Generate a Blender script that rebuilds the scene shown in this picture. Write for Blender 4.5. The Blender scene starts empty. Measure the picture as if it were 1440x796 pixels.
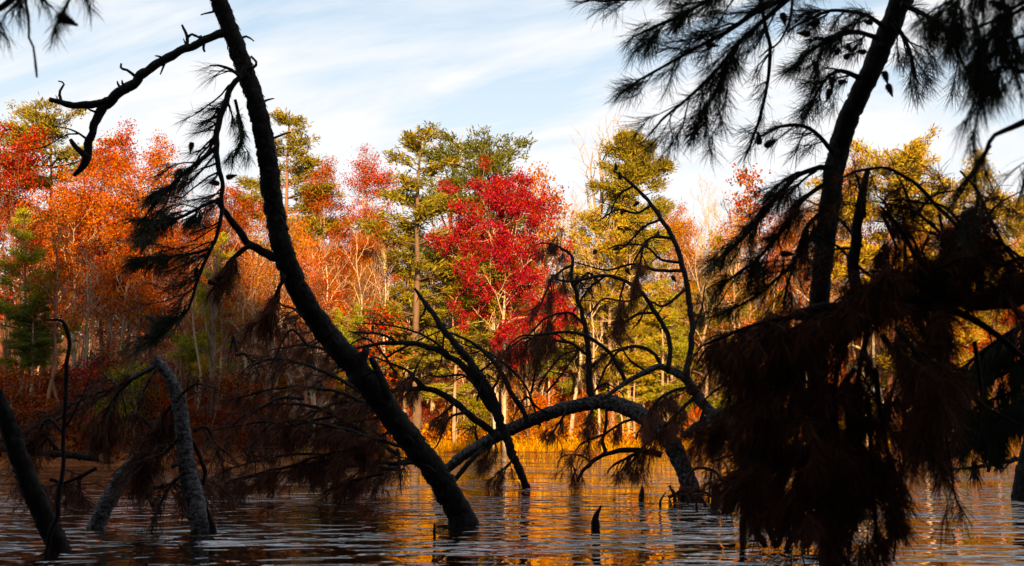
import bpy, math, random
import numpy as np
from mathutils import Vector

# ------------------------------------------------------------------ camera, sky, sun, exposure
sc = bpy.context.scene
COL = sc.collection
FPX, CX, CY, HOR, CAMZ = 1978.0, 720.0, 398.0, 600.0, 1.2      # photo pixels
PITCH = math.atan((HOR - CY) / FPX)
cam = bpy.data.cameras.new('camera')
cam_o = bpy.data.objects.new('camera', cam)
COL.objects.link(cam_o)
cam_o.location = (0, 0, CAMZ)
cam_o.rotation_euler = (math.pi / 2 + PITCH, 0, 0)
cam.sensor_width = 36.0
cam.lens = 36.0 * FPX / 1440.0
cam.clip_start, cam.clip_end = 0.1, 8000
cam.dof.use_dof = True
cam.dof.focus_distance = 34.0
cam.dof.aperture_fstop = 3.2
sc.camera = cam_o

SUN_EL, SUN_AZ = math.radians(10.0), math.radians(-4.0)         # azimuth: from behind, a little to the right
W = bpy.data.worlds.new('World')
sc.world = W
W.use_nodes = True
wt = W.node_tree
for n in list(wt.nodes):
    wt.nodes.remove(n)
def wn(t, **k):
    n = wt.nodes.new(t)
    for a, b in k.items():
        setattr(n, a, b)
    return n
w_out, w_bg = wn('ShaderNodeOutputWorld'), wn('ShaderNodeBackground')
w_sky = wn('ShaderNodeTexSky', sky_type='NISHITA', sun_disc=False, sun_elevation=SUN_EL,
           sun_rotation=math.pi + SUN_AZ, altitude=200, air_density=1.0, dust_density=1.0, ozone_density=1.2)
w_bg.inputs['Strength'].default_value = 0.060
# cirrus: stretched noise on the plane the sight line meets overhead
w_tc, w_sep = wn('ShaderNodeTexCoord'), wn('ShaderNodeSeparateXYZ')
w_z = wn('ShaderNodeMath', operation='ABSOLUTE')
w_za = wn('ShaderNodeMath', operation='ADD'); w_za.inputs[1].default_value = 0.12
w_dx, w_dy = wn('ShaderNodeMath', operation='DIVIDE'), wn('ShaderNodeMath', operation='DIVIDE')
w_cmb, w_map = wn('ShaderNodeCombineXYZ'), wn('ShaderNodeMapping')
w_map.inputs['Rotation'].default_value = (0, 0, math.radians(13))
w_map.vector_type = 'TEXTURE'
w_map.inputs['Location'].default_value = (3.1, 1.7, 0)
w_map.inputs['Scale'].default_value = (0.75, 0.13, 1)
w_noi = wn('ShaderNodeTexNoise'); w_noi.inputs['Scale'].default_value = 1.9; w_noi.inputs['Detail'].default_value = 7
w_noi.inputs['Roughness'].default_value = 0.58; w_noi.inputs['Distortion'].default_value = 0.6
w_rmp = wn('ShaderNodeValToRGB')
w_rmp.color_ramp.elements[0].position, w_rmp.color_ramp.elements[1].position = 0.42, 0.66
# thin veil that thickens towards the horizon
w_hz = wn('ShaderNodeMapRange'); w_hz.inputs['From Min'].default_value = 0.30; w_hz.inputs['From Max'].default_value = 0.08
w_hz.inputs['To Min'].default_value = 0.30; w_hz.inputs['To Max'].default_value = 0.95
w_mx = wn('ShaderNodeMath', operation='MAXIMUM'); w_ad = wn('ShaderNodeMath', operation='MULTIPLY_ADD')
w_ad.inputs[1].default_value = 0.85
w_ad.use_clamp = True
w_mix = wn('ShaderNodeMix', data_type='RGBA')
CLOUD = (6.15, 6.2, 6.35, 1)
SKYTINT = (1.02, 1.13, 1.2, 1)
w_tint = wn('ShaderNodeMix', data_type='RGBA', blend_type='MULTIPLY'); w_tint.inputs[0].default_value = 1
w_tint.inputs[7].default_value = SKYTINT
w_mix.inputs[7].default_value = CLOUD
L = wt.links.new
L(w_tc.outputs['Generated'], w_sep.inputs[0])
L(w_sep.outputs[1], w_z.inputs[0]); L(w_z.outputs[0], w_za.inputs[0])
L(w_sep.outputs[0], w_dx.inputs[0]); L(w_za.outputs[0], w_dx.inputs[1])
L(w_sep.outputs[2], w_dy.inputs[0]); L(w_za.outputs[0], w_dy.inputs[1])
L(w_dx.outputs[0], w_cmb.inputs[0]); L(w_dy.outputs[0], w_cmb.inputs[1])
L(w_cmb.outputs[0], w_map.inputs[0]); L(w_map.outputs[0], w_noi.inputs['Vector'])
L(w_noi.outputs['Fac'], w_rmp.inputs[0])
L(w_sep.outputs[2], w_hz.inputs['Value'])
L(w_rmp.outputs[0], w_ad.inputs[0]); L(w_hz.outputs[0], w_ad.inputs[2])
L(w_ad.outputs[0], w_mix.inputs[0])
L(w_sky.outputs[0], w_tint.inputs[6]); L(w_tint.outputs[2], w_mix.inputs[6])
L(w_mix.outputs[2], w_bg.inputs['Color']); L(w_bg.outputs[0], w_out.inputs['Surface'])

sun = bpy.data.lights.new('sun', 'SUN')
sun.energy, sun.angle, sun.color = 5.0, math.radians(0.6), (1.0, 0.60, 0.26)
sun_o = bpy.data.objects.new('sun', sun)
COL.objects.link(sun_o)
sdir = Vector((math.sin(SUN_AZ) * math.cos(SUN_EL), math.cos(SUN_AZ) * math.cos(SUN_EL), -math.sin(SUN_EL)))
sun_o.rotation_euler = sdir.to_track_quat('-Z', 'Y').to_euler()
vs = sc.view_settings
vs.view_transform, vs.look, vs.exposure, vs.gamma, vs.use_curve_mapping = 'Standard', 'None', 1.43, 1.0, False
cy = sc.cycles
cy.max_bounces, cy.diffuse_bounces, cy.glossy_bounces, cy.transmission_bounces = 5, 2, 3, 3

# ------------------------------------------------------------------ helpers
R = np.random.default_rng(7)
def at(x, y, Y):
    """world point at depth Y on the sight line through photo pixel (x, y)"""
    u, v = (x - CX) / FPX, (CY - y) / FPX
    c, s = math.cos(PITCH), math.sin(PITCH)
    k = Y / (c - v * s)
    return np.array([u * k, Y, CAMZ + (s + v * c) * k])
def P(*pts):
    """pixel path -> rows of x, y, z, radius; a point is (px, py, depth, width in px)"""
    return np.array([np.append(at(x, y, Y), w * 0.5 * Y / FPX) for x, y, Y, w in pts])
def D(Y, *pts):
    return P(*[(p[0], p[1], Y + (p[3] if len(p) > 3 else 0), p[2]) for p in pts])
def smooth(a, b, x):
    t = np.clip((x - a) / (b - a), 0, 1)
    return t * t * (3 - 2 * t)
def unit(v):
    v = np.asarray(v, float)
    return v / (np.linalg.norm(v, axis=-1, keepdims=True) + 1e-9)
def resample(p, n):
    """Catmull-Rom through rows p, n samples"""
    p = np.asarray(p, float)
    if len(p) == 2:
        t = np.linspace(0, 1, n)[:, None]
        return p[0] * (1 - t) + p[1] * t
    q = np.vstack([2 * p[0] - p[1], p, 2 * p[-1] - p[-2]])
    seg = np.linalg.norm(np.diff(p[:, :3], axis=0), axis=1)
    cum = np.concatenate([[0], np.cumsum(seg)])
    s = np.linspace(0, cum[-1], n)
    i = np.clip(np.searchsorted(cum, s, side='right') - 1, 0, len(p) - 2)
    t = ((s - cum[i]) / (seg[i] + 1e-9))[:, None]
    a, b, c, d = q[i], q[i + 1], q[i + 2], q[i + 3]
    out = 0.5 * (2 * b + (c - a) * t + (2 * a - 5 * b + 4 * c - d) * t**2 + (3 * b - a - 3 * c + d) * t**3)
    out[:, 3] = np.maximum(out[:, 3], 1e-4)
    return out
def length(p):
    return float(np.linalg.norm(np.diff(np.asarray(p)[:, :3], axis=0), axis=1).sum())

class MB:
    """collects vertices and faces, links them as ONE mesh object"""
    def __init__(s):
        s.v, s.q, s.t, s.n = [], [], [], 0
    def add(s, v, quads=None, tris=None):
        if quads is not None and len(quads): s.q.append(np.asarray(quads) + s.n)
        if tris is not None and len(tris): s.t.append(np.asarray(tris) + s.n)
        s.v.append(np.asarray(v, float)); s.n += len(v)
    def tube(s, p, sides=8, step=None, rough=0.0, plate=0.0, wob=0.0, rng=R, cap=True, jag=0.0):
        p = np.asarray(p, float)
        n = len(p) if step is None else max(3, int(length(p) / step) + 1)
        p = resample(p, n)
        if wob:
            w = rng.normal(0, 1, (n, 3)); k = np.array([.25, .5, .25])
            for a in range(3): w[:, a] = np.convolve(w[:, a], k, 'same')
            p[:, :3] += w * wob * p[:, 3:4]
        T = unit(np.gradient(p[:, :3], axis=0))
        ref = np.array([0, 1.0, 0.02]) if abs(T[0][1]) < 0.85 else np.array([0, 0.05, 1.0])
        N = np.zeros((n, 3)); u = ref - T[0] * ref.dot(T[0])
        for i in range(n):
            u = u - T[i] * u.dot(T[i]); u = u / (np.linalg.norm(u) + 1e-9); N[i] = u
        B = np.cross(T, N)
        a = np.linspace(0, 2 * math.pi, sides, endpoint=False)
        rad = np.repeat(p[:, 3:4], sides, 1)
        if rough:
            rad = rad * (1 + rng.normal(0, rough, rad.shape))
        if plate:                                             # blocky bark plates
            g = rng.uniform(-1, 1, (n // 2 + 4, sides // 2 + 1))
            ii = (np.arange(n)[:, None] + rng.integers(0, 4, sides)[None]) // 2
            jj = np.repeat((np.arange(sides) // 2)[None], n, 0)
            rad = rad * (1 + plate * g[ii, jj])
        v = p[:, None, :3] + rad[:, :, None] * (np.cos(a)[None, :, None] * N[:, None] + np.sin(a)[None, :, None] * B[:, None])
        if jag:
            v[-1] += T[-1] * (rng.uniform(-jag, jag, sides)[:, None]); 
        v = v.reshape(-1, 3)
        i, j = np.meshgrid(np.arange(n - 1), np.arange(sides), indexing='ij')
        a0 = (i * sides + j).ravel(); a1 = (i * sides + (j + 1) % sides).ravel()
        quads = np.stack([a0, a1, a1 + sides, a0 + sides], 1)
        tris = None
        if cap:
            v = np.vstack([v, p[0, :3], p[-1, :3]])
            k = np.arange(sides); e = (n - 1) * sides
            tris = np.vstack([np.stack([(k + 1) % sides, k, np.full(sides, n * sides)], 1),
                              np.stack([e + k, e + (k + 1) % sides, np.full(sides, n * sides + 1)], 1)])
        s.add(v, quads, tris)
        return p
    def blades(s, base, d, ln, w, droop=0.0, rng=R):
        """thin tapering blades (needles): two segments each, bent down by droop"""
        n = len(base)
        if n == 0: return
        d = unit(d); side = unit(np.cross(d, rng.normal(0, 1, (n, 3))))
        ln = np.broadcast_to(ln, n)[:, None]; w = np.broadcast_to(w, n)[:, None]
        mid = base + d * ln * 0.55 + np.array([0, 0, -0.10]) * droop * ln
        tip = base + d * ln + np.array([0, 0, -0.40]) * droop * ln
        v = np.stack([base - side * w * .35, base + side * w * .35, mid + side * w * .5, mid - side * w * .5, tip], 1).reshape(-1, 3)
        o = np.arange(n)[:, None] * 5
        s.add(v, o + np.array([[0, 1, 2, 3]]), o + np.array([[3, 2, 4]]))
    def leaves(s, c, size, rng=R, up=0.25):
        """bent diamond leaf cards"""
        n = len(c)
        a = unit(rng.normal(0, 1, (n, 3)) + np.array([0, 0, -up])); b = unit(np.cross(a, rng.normal(0, 1, (n, 3))))
        nn = np.cross(a, b); size = np.broadcast_to(size, n)[:, None]
        v = np.stack([c - a * size * .5, c + b * size * .36 + nn * size * .12, c + a * size * .55, c - b * size * .36 + nn * size * .10], 1)
        o = np.arange(n)[:, None] * 4
        s.add(v.reshape(-1, 3), o + np.array([[0, 1, 2, 3]]))
    def mesh(s, name, mat, origin=(0, 0, 0), shade=True):
        m = bpy.data.meshes.new(name)
        v = (np.vstack(s.v) - np.asarray(origin)).astype(np.float32)
        q = np.vstack(s.q) if s.q else np.zeros((0, 4), int); t = np.vstack(s.t) if s.t else np.zeros((0, 3), int)
        m.vertices.add(len(v)); m.vertices.foreach_set('co', v.ravel())
        m.loops.add(q.size + t.size)
        m.loops.foreach_set('vertex_index', np.concatenate([q.ravel(), t.ravel()]).astype(np.int32))
        m.polygons.add(len(q) + len(t))
        m.polygons.foreach_set('loop_start', np.concatenate([np.arange(len(q)) * 4, q.size + np.arange(len(t)) * 3]).astype(np.int32))
        if shade: m.polygons.foreach_set('use_smooth', np.ones(len(q) + len(t), bool))
        m.update(calc_edges=True)
        m.materials.append(mat)
        return m
    def build(s, name, mat, parent=None, origin=None, color=None, shade=True):
        if origin is None: origin = ORG.get(parent.name, (0, 0, 0)) if parent else (0, 0, 0)
        o = bpy.data.objects.new(name, s.mesh(name, mat, origin, shade)); COL.objects.link(o)
        if parent: o.parent = parent; ORG[o.name] = origin
        else: o.location = origin
        if color: o.color = (*color, 1)
        return o
ORG = {}
def tag(o, label=None, cat=None, group=None, kind=None):
    if label: o['label'] = label
    if cat: o['category'] = cat
    if group: o['group'] = group
    if kind: o['kind'] = kind
    return o
def thing(name, loc, label, cat, group=None):
    o = bpy.data.objects.new(name, None); COL.objects.link(o); o.location = loc
    o.empty_display_size = 0.2
    ORG[o.name] = tuple(loc)
    return tag(o, label, cat, group)

# ------------------------------------------------------------------ materials
def mat(name):
    m = bpy.data.materials.new(name); m.use_nodes = True
    nt = m.node_tree; b = nt.nodes['Principled BSDF']
    return m, nt, b
def node(nt, t, **k):
    n = nt.nodes.new(t)
    for a, b in k.items(): setattr(n, a, b)
    return n
def leaf_material(name, rough=0.6, trans=0.25, vvar=(0.35, 1.25), hue=0.03, sat=1.0):
    m, nt, b = mat(name)
    oi, ge = node(nt, 'ShaderNodeObjectInfo'), node(nt, 'ShaderNodeNewGeometry')
    hs = node(nt, 'ShaderNodeHueSaturation'); hs.inputs['Saturation'].default_value = sat
    mv, mh = node(nt, 'ShaderNodeMapRange'), node(nt, 'ShaderNodeMapRange')
    mv.inputs['To Min'].default_value, mv.inputs['To Max'].default_value = vvar
    mh.inputs['To Min'].default_value, mh.inputs['To Max'].default_value = 0.5 - hue, 0.5 + hue
    ml = node(nt, 'ShaderNodeMath', operation='MULTIPLY'); ml.inputs[1].default_value = 7.31
    fr = node(nt, 'ShaderNodeMath', operation='FRACT')
    l = nt.links.new
    l(ge.outputs['Random Per Island'], mv.inputs[0]); l(ge.outputs['Random Per Island'], ml.inputs[0]); l(ml.outputs[0], fr.inputs[0])
    l(fr.outputs[0], mh.inputs[0]); l(mv.outputs[0], hs.inputs['Value']); l(mh.outputs[0], hs.inputs['Hue'])
    l(oi.outputs['Color'], hs.inputs['Color']); l(hs.outputs[0], b.inputs['Base Color'])
    b.inputs['Roughness'].default_value = rough; b.inputs['Specular IOR Level'].default_value = 0.06
    if trans:
        tr, mx = node(nt, 'ShaderNodeBsdfTranslucent'), node(nt, 'ShaderNodeMixShader')
        mx.inputs[0].default_value = trans
        l(hs.outputs[0], tr.inputs[0]); l(b.outputs[0], mx.inputs[1]); l(tr.outputs[0], mx.inputs[2])
        l(mx.outputs[0], nt.nodes['Material Output'].inputs[0])
    return m
def bark_material(name, c0, c1, scale=14, stretch=0.35, bump=0.5, use_obj=False, rough=0.85, ramp=(0.32, 0.68), crack=0.0):
    m, nt, b = mat(name)
    tc, mp = node(nt, 'ShaderNodeTexCoord'), node(nt, 'ShaderNodeMapping')
    mp.inputs['Scale'].default_value = (1, 1, stretch)
    nz, vo = node(nt, 'ShaderNodeTexNoise'), node(nt, 'ShaderNodeTexVoronoi')
    nz.inputs['Scale'].default_value = scale; nz.inputs['Detail'].default_value = 6; nz.inputs['Roughness'].default_value = 0.65
    vo.inputs['Scale'].default_value = scale * 0.9; vo.feature = 'DISTANCE_TO_EDGE'
    cr = node(nt, 'ShaderNodeValToRGB')
    cr.color_ramp.elements[0].color, cr.color_ramp.elements[1].color = (*c0, 1), (*c1, 1)
    cr.color_ramp.elements[0].position, cr.color_ramp.elements[1].position = ramp
    ma = node(nt, 'ShaderNodeMath', operation='MULTIPLY_ADD'); ma.inputs[1].default_value = 0.5
    bp = node(nt, 'ShaderNodeBump'); bp.inputs['Strength'].default_value = bump; bp.inputs['Distance'].default_value = 0.02
    l = nt.links.new
    l(tc.outputs['Object'], mp.inputs[0]); l(mp.outputs[0], nz.inputs['Vector']); l(mp.outputs[0], vo.inputs['Vector'])
    l(nz.outputs['Fac'], cr.inputs[0]); l(vo.outputs['Distance'], ma.inputs[0]); l(nz.outputs['Fac'], ma.inputs[2])
    l(ma.outputs[0], bp.inputs['Height']); l(bp.outputs[0], b.inputs['Normal'])
    if use_obj:
        oi, mu = node(nt, 'ShaderNodeObjectInfo'), node(nt, 'ShaderNodeMix', data_type='RGBA', blend_type='MULTIPLY')
        mu.inputs[0].default_value = 1
        l(cr.outputs[0], mu.inputs[6]); l(oi.outputs['Color'], mu.inputs[7]); l(mu.outputs[2], b.inputs['Base Color'])
    elif crack:
        mr, mu = node(nt, 'ShaderNodeMapRange'), node(nt, 'ShaderNodeMix', data_type='RGBA')
        mr.inputs['From Min'].default_value, mr.inputs['From Max'].default_value = crack * .25, crack
        mu.inputs[6].default_value = (*c0, 1)
        wq = node(nt, 'ShaderNodeMix', data_type='RGBA'); wq.inputs[0].default_value = 0.12
        l(mp.outputs[0], wq.inputs[6]); l(nz.outputs['Color'], wq.inputs[7]); l(wq.outputs[2], vo.inputs['Vector'])
        l(vo.outputs['Distance'], mr.inputs['Value']); l(mr.outputs[0], mu.inputs[0]); l(cr.outputs[0], mu.inputs[7]); l(mu.outputs[2], b.inputs['Base Color'])
    else:
        l(cr.outputs[0], b.inputs['Base Color'])
    b.inputs['Roughness'].default_value = rough; b.inputs['Specular IOR Level'].default_value = 0.2
    return m
M_LEAF = leaf_material('autumn_leaf', sat=1.15, vvar=(0.3, 1.15))  # low end of the value spread puts shadow depth into the leaf colours
M_NEEDLE_FAR = leaf_material('pine_foliage', trans=0.15, vvar=(0.5, 1.3), hue=0.035)
M_BARK_FAR = bark_material('far_bark', (0.5, 0.5, 0.5), (1.15, 1.12, 1.08), scale=3, bump=0.3, use_obj=True)
M_BARK = bark_material('shaded_pine_bark', (0.004, 0.003, 0.003), (0.022, 0.017, 0.015), scale=18, crack=.2)  # near-black tones put the foreground shade into the bark colour
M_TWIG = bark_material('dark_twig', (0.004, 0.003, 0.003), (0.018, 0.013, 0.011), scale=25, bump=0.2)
M_GREY = bark_material('weathered_bark', (0.022, 0.021, 0.022), (0.22, 0.22, 0.235), scale=17, stretch=1.8, bump=1.0, ramp=(0.40, 0.62), crack=.07)
M_ARCH = bark_material('lichen_pine_bark', (0.006, 0.005, 0.005), (0.15, 0.14, 0.135), scale=15, stretch=1.2, bump=1.0, ramp=(0.42, 0.70), crack=.08)
M_SUNLIT_END = bark_material('sunlit_log_end', (0.55, 0.20, 0.06), (0.8, 0.36, 0.12), scale=20, bump=0.1)  # sunlight on the broken log end, put into the wood colour
M_NEEDLE = leaf_material('live_needles', trans=0.12, vvar=(0.5, 1.3), hue=0.03)
M_DEAD = leaf_material('dead_needles', trans=0.10, vvar=(0.35, 1.4), hue=0.02)
M_CONE = bark_material('pine_cone_scales', (0.012, 0.008, 0.006), (0.05, 0.032, 0.022), scale=60, bump=0.3)
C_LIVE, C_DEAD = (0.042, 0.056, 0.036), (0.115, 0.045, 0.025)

def ground_material():
    m, nt, b = mat('leaf_litter')
    tc, n1, n2 = node(nt, 'ShaderNodeTexCoord'), node(nt, 'ShaderNodeTexNoise'), node(nt, 'ShaderNodeTexNoise')
    n1.inputs['Scale'].default_value = 5; n1.inputs['Detail'].default_value = 8; n2.inputs['Scale'].default_value = 0.25; n2.inputs['Detail'].default_value = 4
    r1, r2 = node(nt, 'ShaderNodeValToRGB'), node(nt, 'ShaderNodeValToRGB')
    for r, a, c in ((r1, (0.09, 0.028, 0.010, 1), (0.42, 0.135, 0.035, 1)), (r2, (0.12, 0.06, 0.02, 1), (0.34, 0.10, 0.03, 1))):
        r.color_ramp.elements[0].color, r.color_ramp.elements[1].color = a, c
        r.color_ramp.elements[0].position, r.color_ramp.elements[1].position = 0.35, 0.65
    mx = node(nt, 'ShaderNodeMix', data_type='RGBA'); mx.inputs[0].default_value = 0.4
    bp = node(nt, 'ShaderNodeBump'); bp.inputs['Strength'].default_value = 0.8; bp.inputs['Distance'].default_value = 0.08
    l = nt.links.new
    l(tc.outputs['Object'], n1.inputs['Vector']); l(tc.outputs['Object'], n2.inputs['Vector'])
    l(n1.outputs['Fac'], r1.inputs[0]); l(n2.outputs['Fac'], r2.inputs[0]); l(r1.outputs[0], mx.inputs[6]); l(r2.outputs[0], mx.inputs[7])
    l(mx.outputs[2], b.inputs['Base Color']); l(n1.outputs['Fac'], bp.inputs['Height']); l(bp.outputs[0], b.inputs['Normal'])
    b.inputs['Roughness'].default_value = 0.95; b.inputs['Specular IOR Level'].default_value = 0.1
    return m
def water_material():
    m, nt, b = mat('lake_water')
    b.inputs['Base Color'].default_value = (0.010, 0.006, 0.003, 1)
    b.inputs['Roughness'].default_value = 0.015; b.inputs['IOR'].default_value = 1.4; b.inputs['Specular IOR Level'].default_value = 0.5
    tc = node(nt, 'ShaderNodeTexCoord'); l = nt.links.new
    acc = None
    pt, pr = node(nt, 'ShaderNodeTexNoise'), node(nt, 'ShaderNodeMapRange')          # ruffled and calm patches
    pt.inputs['Scale'].default_value = 0.16; pt.inputs['Detail'].default_value = 2
    pr.inputs['From Min'].default_value, pr.inputs['From Max'].default_value = 0.38, 0.62
    pr.inputs['To Min'].default_value, pr.inputs['To Max'].default_value = 0.35, 1.35
    l(tc.outputs['Object'], pt.inputs['Vector']); l(pt.outputs['Fac'], pr.inputs['Value'])
    for sx, sy, sc_, amp, det in ((0.75, 1.0, 2.4, 0.18, 1), (0.8, 1.0, 7.5, 0.013, 1), (0.8, 1.0, 0.6, 0.20, 1)):
        mp, nz, mm = node(nt, 'ShaderNodeMapping'), node(nt, 'ShaderNodeTexNoise'), node(nt, 'ShaderNodeMath', operation='MULTIPLY_ADD')
        mp.inputs['Scale'].default_value = (sx, sy, 1); mp.inputs['Rotation'].default_value = (0, 0, 0.12 * sc_)
        nz.inputs['Scale'].default_value = sc_; nz.inputs['Detail'].default_value = det; nz.inputs['Roughness'].default_value = 0.4; nz.inputs['Distortion'].default_value = 0.6
        mm.inputs[1].default_value = amp; mm.inputs[2].default_value = 0
        l(tc.outputs['Object'], mp.inputs[0]); l(mp.outputs[0], nz.inputs['Vector']); l(nz.outputs['Fac'], mm.inputs[0])
        if acc is not None: l(acc.outputs[0], mm.inputs[2])
        acc = mm
    sc2 = node(nt, 'ShaderNodeMath', operation='MULTIPLY')
    l(acc.outputs[0], sc2.inputs[0]); l(pr.outputs[0], sc2.inputs[1]); acc = sc2
    bp = node(nt, 'ShaderNodeBump'); bp.inputs['Strength'].default_value = 1; bp.inputs['Distance'].default_value = 1.0
    l(acc.outputs[0], bp.inputs['Height']); l(bp.outputs[0], b.inputs['Normal'])
    return m

# ------------------------------------------------------------------ terrain and water
def edge(X):
    X = np.asarray(X, float)
    return 43 + 24 * smooth(-7.6, -4.2, X) + 34 * smooth(11, 26, X) + 1.1 * np.sin(X * 0.9) + 0.7 * np.sin(X * 2.3 + 1)
def ground_z(X, Y):
    X, Y = np.asarray(X, float), np.asarray(Y, float)
    s = Y - edge(X)
    left = 1 - smooth(-9, -2, X)
    far = 0.40 * smooth(-0.2, 1.3, s) + np.clip(s, 0, 60) * (0.035 + 0.085 * left) + 0.18 * np.sin(X * .7 + Y * .4) * smooth(1, 5, s) + 0.12 * np.sin(X * 1.9 - Y * 1.3) * smooth(1, 4, s)
    bed = -1.2 + 1.2 * smooth(-5, 0, s)
    near = 13.0 * smooth(-3, -19, Y) ** 1.2 + 0.9 * smooth(3, -3, Y)
    z = np.where(s > 0, far, bed)
    return np.where(Y < 3.01, -0.9 + near, z)
gx = np.concatenate([np.linspace(-2500, -130, 9)[:-1], np.linspace(-130, -40, 24)[:-1], np.linspace(-40, 45, 171)[:-1], np.linspace(45, 160, 24)[:-1], np.linspace(160, 2500, 9)])
gy = np.concatenate([np.linspace(-600, -45, 8)[:-1], np.linspace(-45, 6, 60)[:-1], np.linspace(6, 38, 12)[:-1], np.linspace(38, 125, 175)[:-1], np.linspace(125, 260, 20)[:-1], np.linspace(260, 4000, 12)])
GX, GY = np.meshgrid(gx, gy, indexing='ij')
gv = np.stack([GX, GY, ground_z(GX, GY)], -1).reshape(-1, 3)
ny = len(gy)
ii, jj = np.meshgrid(np.arange(len(gx) - 1), np.arange(ny - 1), indexing='ij')
a0 = (ii * ny + jj).ravel()
mb = MB(); mb.add(gv, np.stack([a0, a0 + ny, a0 + ny + 1, a0 + 1], 1))
tag(mb.build('ground', ground_material()), kind='structure')
mb = MB(); mb.add([(-2500, -40, 0), (2500, -40, 0), (2500, 4000, 0), (-2500, 4000, 0)], [[0, 1, 2, 3]])
tag(mb.build('water', water_material()), kind='structure')

# wood on the rise behind the camera: the shade over the near water comes from it
def near_top(X):
    return 14.0 + 4.2 * (1 - smooth(-6, 1, X)) + 0.9 * np.sin(X * 0.45) + 0.6 * np.sin(X * 1.3 + 2)
n = 60000
x = R.uniform(-95, 60, n); top = near_top(x) + R.normal(0, 0.5, n)
z = 8.5 + (top - 8.5) * R.uniform(0, 1, n) ** 0.8
mb = MB(); mb.leaves(np.stack([x, R.uniform(-24, -17, n), z], 1), R.uniform(0.45, 0.9, n))
n = 60000                                                      # added unseen canopy above the camera, darkens the foreground
x, y = R.uniform(-45, 45, n), R.uniform(-17, 13, n); top = near_top(x) - 0.18 * (y + 20) - 1.2
mb.leaves(np.stack([x, y, 7.2 + (top - 7.2) * R.uniform(0, 1, n)], 1), R.uniform(0.3, 0.6, n))
o = mb.build('near_wood_shade_canopy', M_LEAF, color=(0.05, 0.045, 0.02)); tag(o, 'dense wood on the rising near shore with an added shading canopy overhead', 'wood', kind='stuff')

# ------------------------------------------------------------------ far trees: one mesh pair per variant, copied per tree
def perp(d, rng):
    return unit(np.cross(d, rng.normal(0, 1, 3)))
def grow(mb, tips, p, d, ln, r, lvl, rng, up, spread, kids):
    n = 5 if lvl < 2 else 4
    pts = [np.append(p, r)]; q = np.array(p, float); dd = np.array(d, float)
    for i in range(n - 1):
        dd = unit(dd + rng.normal(0, 0.16 + 0.05 * lvl, 3) + np.array([0, 0, up]))
        q = q + dd * ln / (n - 1)
        pts.append(np.append(q, r * (1 - 0.72 * (i + 1) / (n - 1))))
    mb.tube(pts, sides=5 if lvl == 1 else (4 if lvl == 2 else 3), cap=False, rng=rng)
    pts = np.array(pts)
    if lvl > len(kids):
        tips.append(pts[-1, :3]); tips.append(pts[-2, :3]); return
    for k in range(kids[lvl - 1]):
        t = 0.3 + 0.7 * (k + rng.uniform(0, 1)) / kids[lvl - 1]
        j = min(int(t * (n - 1)), n - 2); f = t * (n - 1) - j
        b = pts[j] * (1 - f) + pts[j + 1] * f
        nd = unit(unit(pts[j + 1, :3] - pts[j, :3]) * 0.75 + perp(dd, rng) * spread)
        grow(mb, tips, b[:3], nd, ln * rng.uniform(0.38, 0.62) * (1.15 - 0.4 * t), max(b[3] * 0.6, 0.014), lvl + 1, rng, up, spread, kids)
def broadleaf(seed, H=15.0, base=0.34, limbs=13, Lmax=4.0, kids=(5, 3), leaves=22, lsize=0.26, lrad=0.42, up=0.10, rtrunk=0.17, density=1.0, wob=0.35, taper=0.15, lead=0.94):
    rng = np.random.default_rng(seed)
    t = MB(); tips = []
    n = 9
    off = np.cumsum(rng.normal(0, wob / 3, (n, 2)), 0); off -= off[0]
    tp = np.array([[off[i, 0], off[i, 1], -0.4 + (H * lead + 0.4) * i / (n - 1), rtrunk * (1 - 0.85 * (i / (n - 1)) ** 1.1)] for i in range(n)])
    tp[0, 3] *= 1.25
    t.tube(tp, sides=7, step=0.8, rough=0.05, rng=rng)
    for k in range(limbs):
        f = base + (0.97 - base) * (k + rng.uniform(0, 1)) / limbs
        s = f * (n - 1); j = min(int(s), n - 2); b = tp[j] * (1 - s + j) + tp[j + 1] * (s - j)
        az = k * 2.4 + rng.normal(0, 0.4)
        g = (f - base) / (1 - base)
        el = 0.45 + 0.75 * g + rng.normal(0, 0.12)
        d = np.array([math.cos(az) * math.cos(el), math.sin(az) * math.cos(el), math.sin(el)])
        ln = Lmax * (0.55 + 0.6 * math.sin(math.pi * (0.15 + 0.72 * g))) * rng.uniform(0.75, 1.15) * (1 - taper * g)
        grow(t, tips, b[:3], d, ln, b[3] * 0.55 + 0.01, 1, rng, up, 0.75, kids)
    tips = np.array(tips)
    c = MB()
    if leaves:
        keep = rng.uniform(0, 1, len(tips)) < density
        ctr = np.repeat(tips[keep], leaves, 0)
        ctr = ctr + rng.normal(0, lrad, ctr.shape) * np.array([1, 1, 0.75])
        c.leaves(ctr, rng.uniform(0.6, 1.25, len(ctr)) * lsize, rng)
    return t, c
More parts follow.
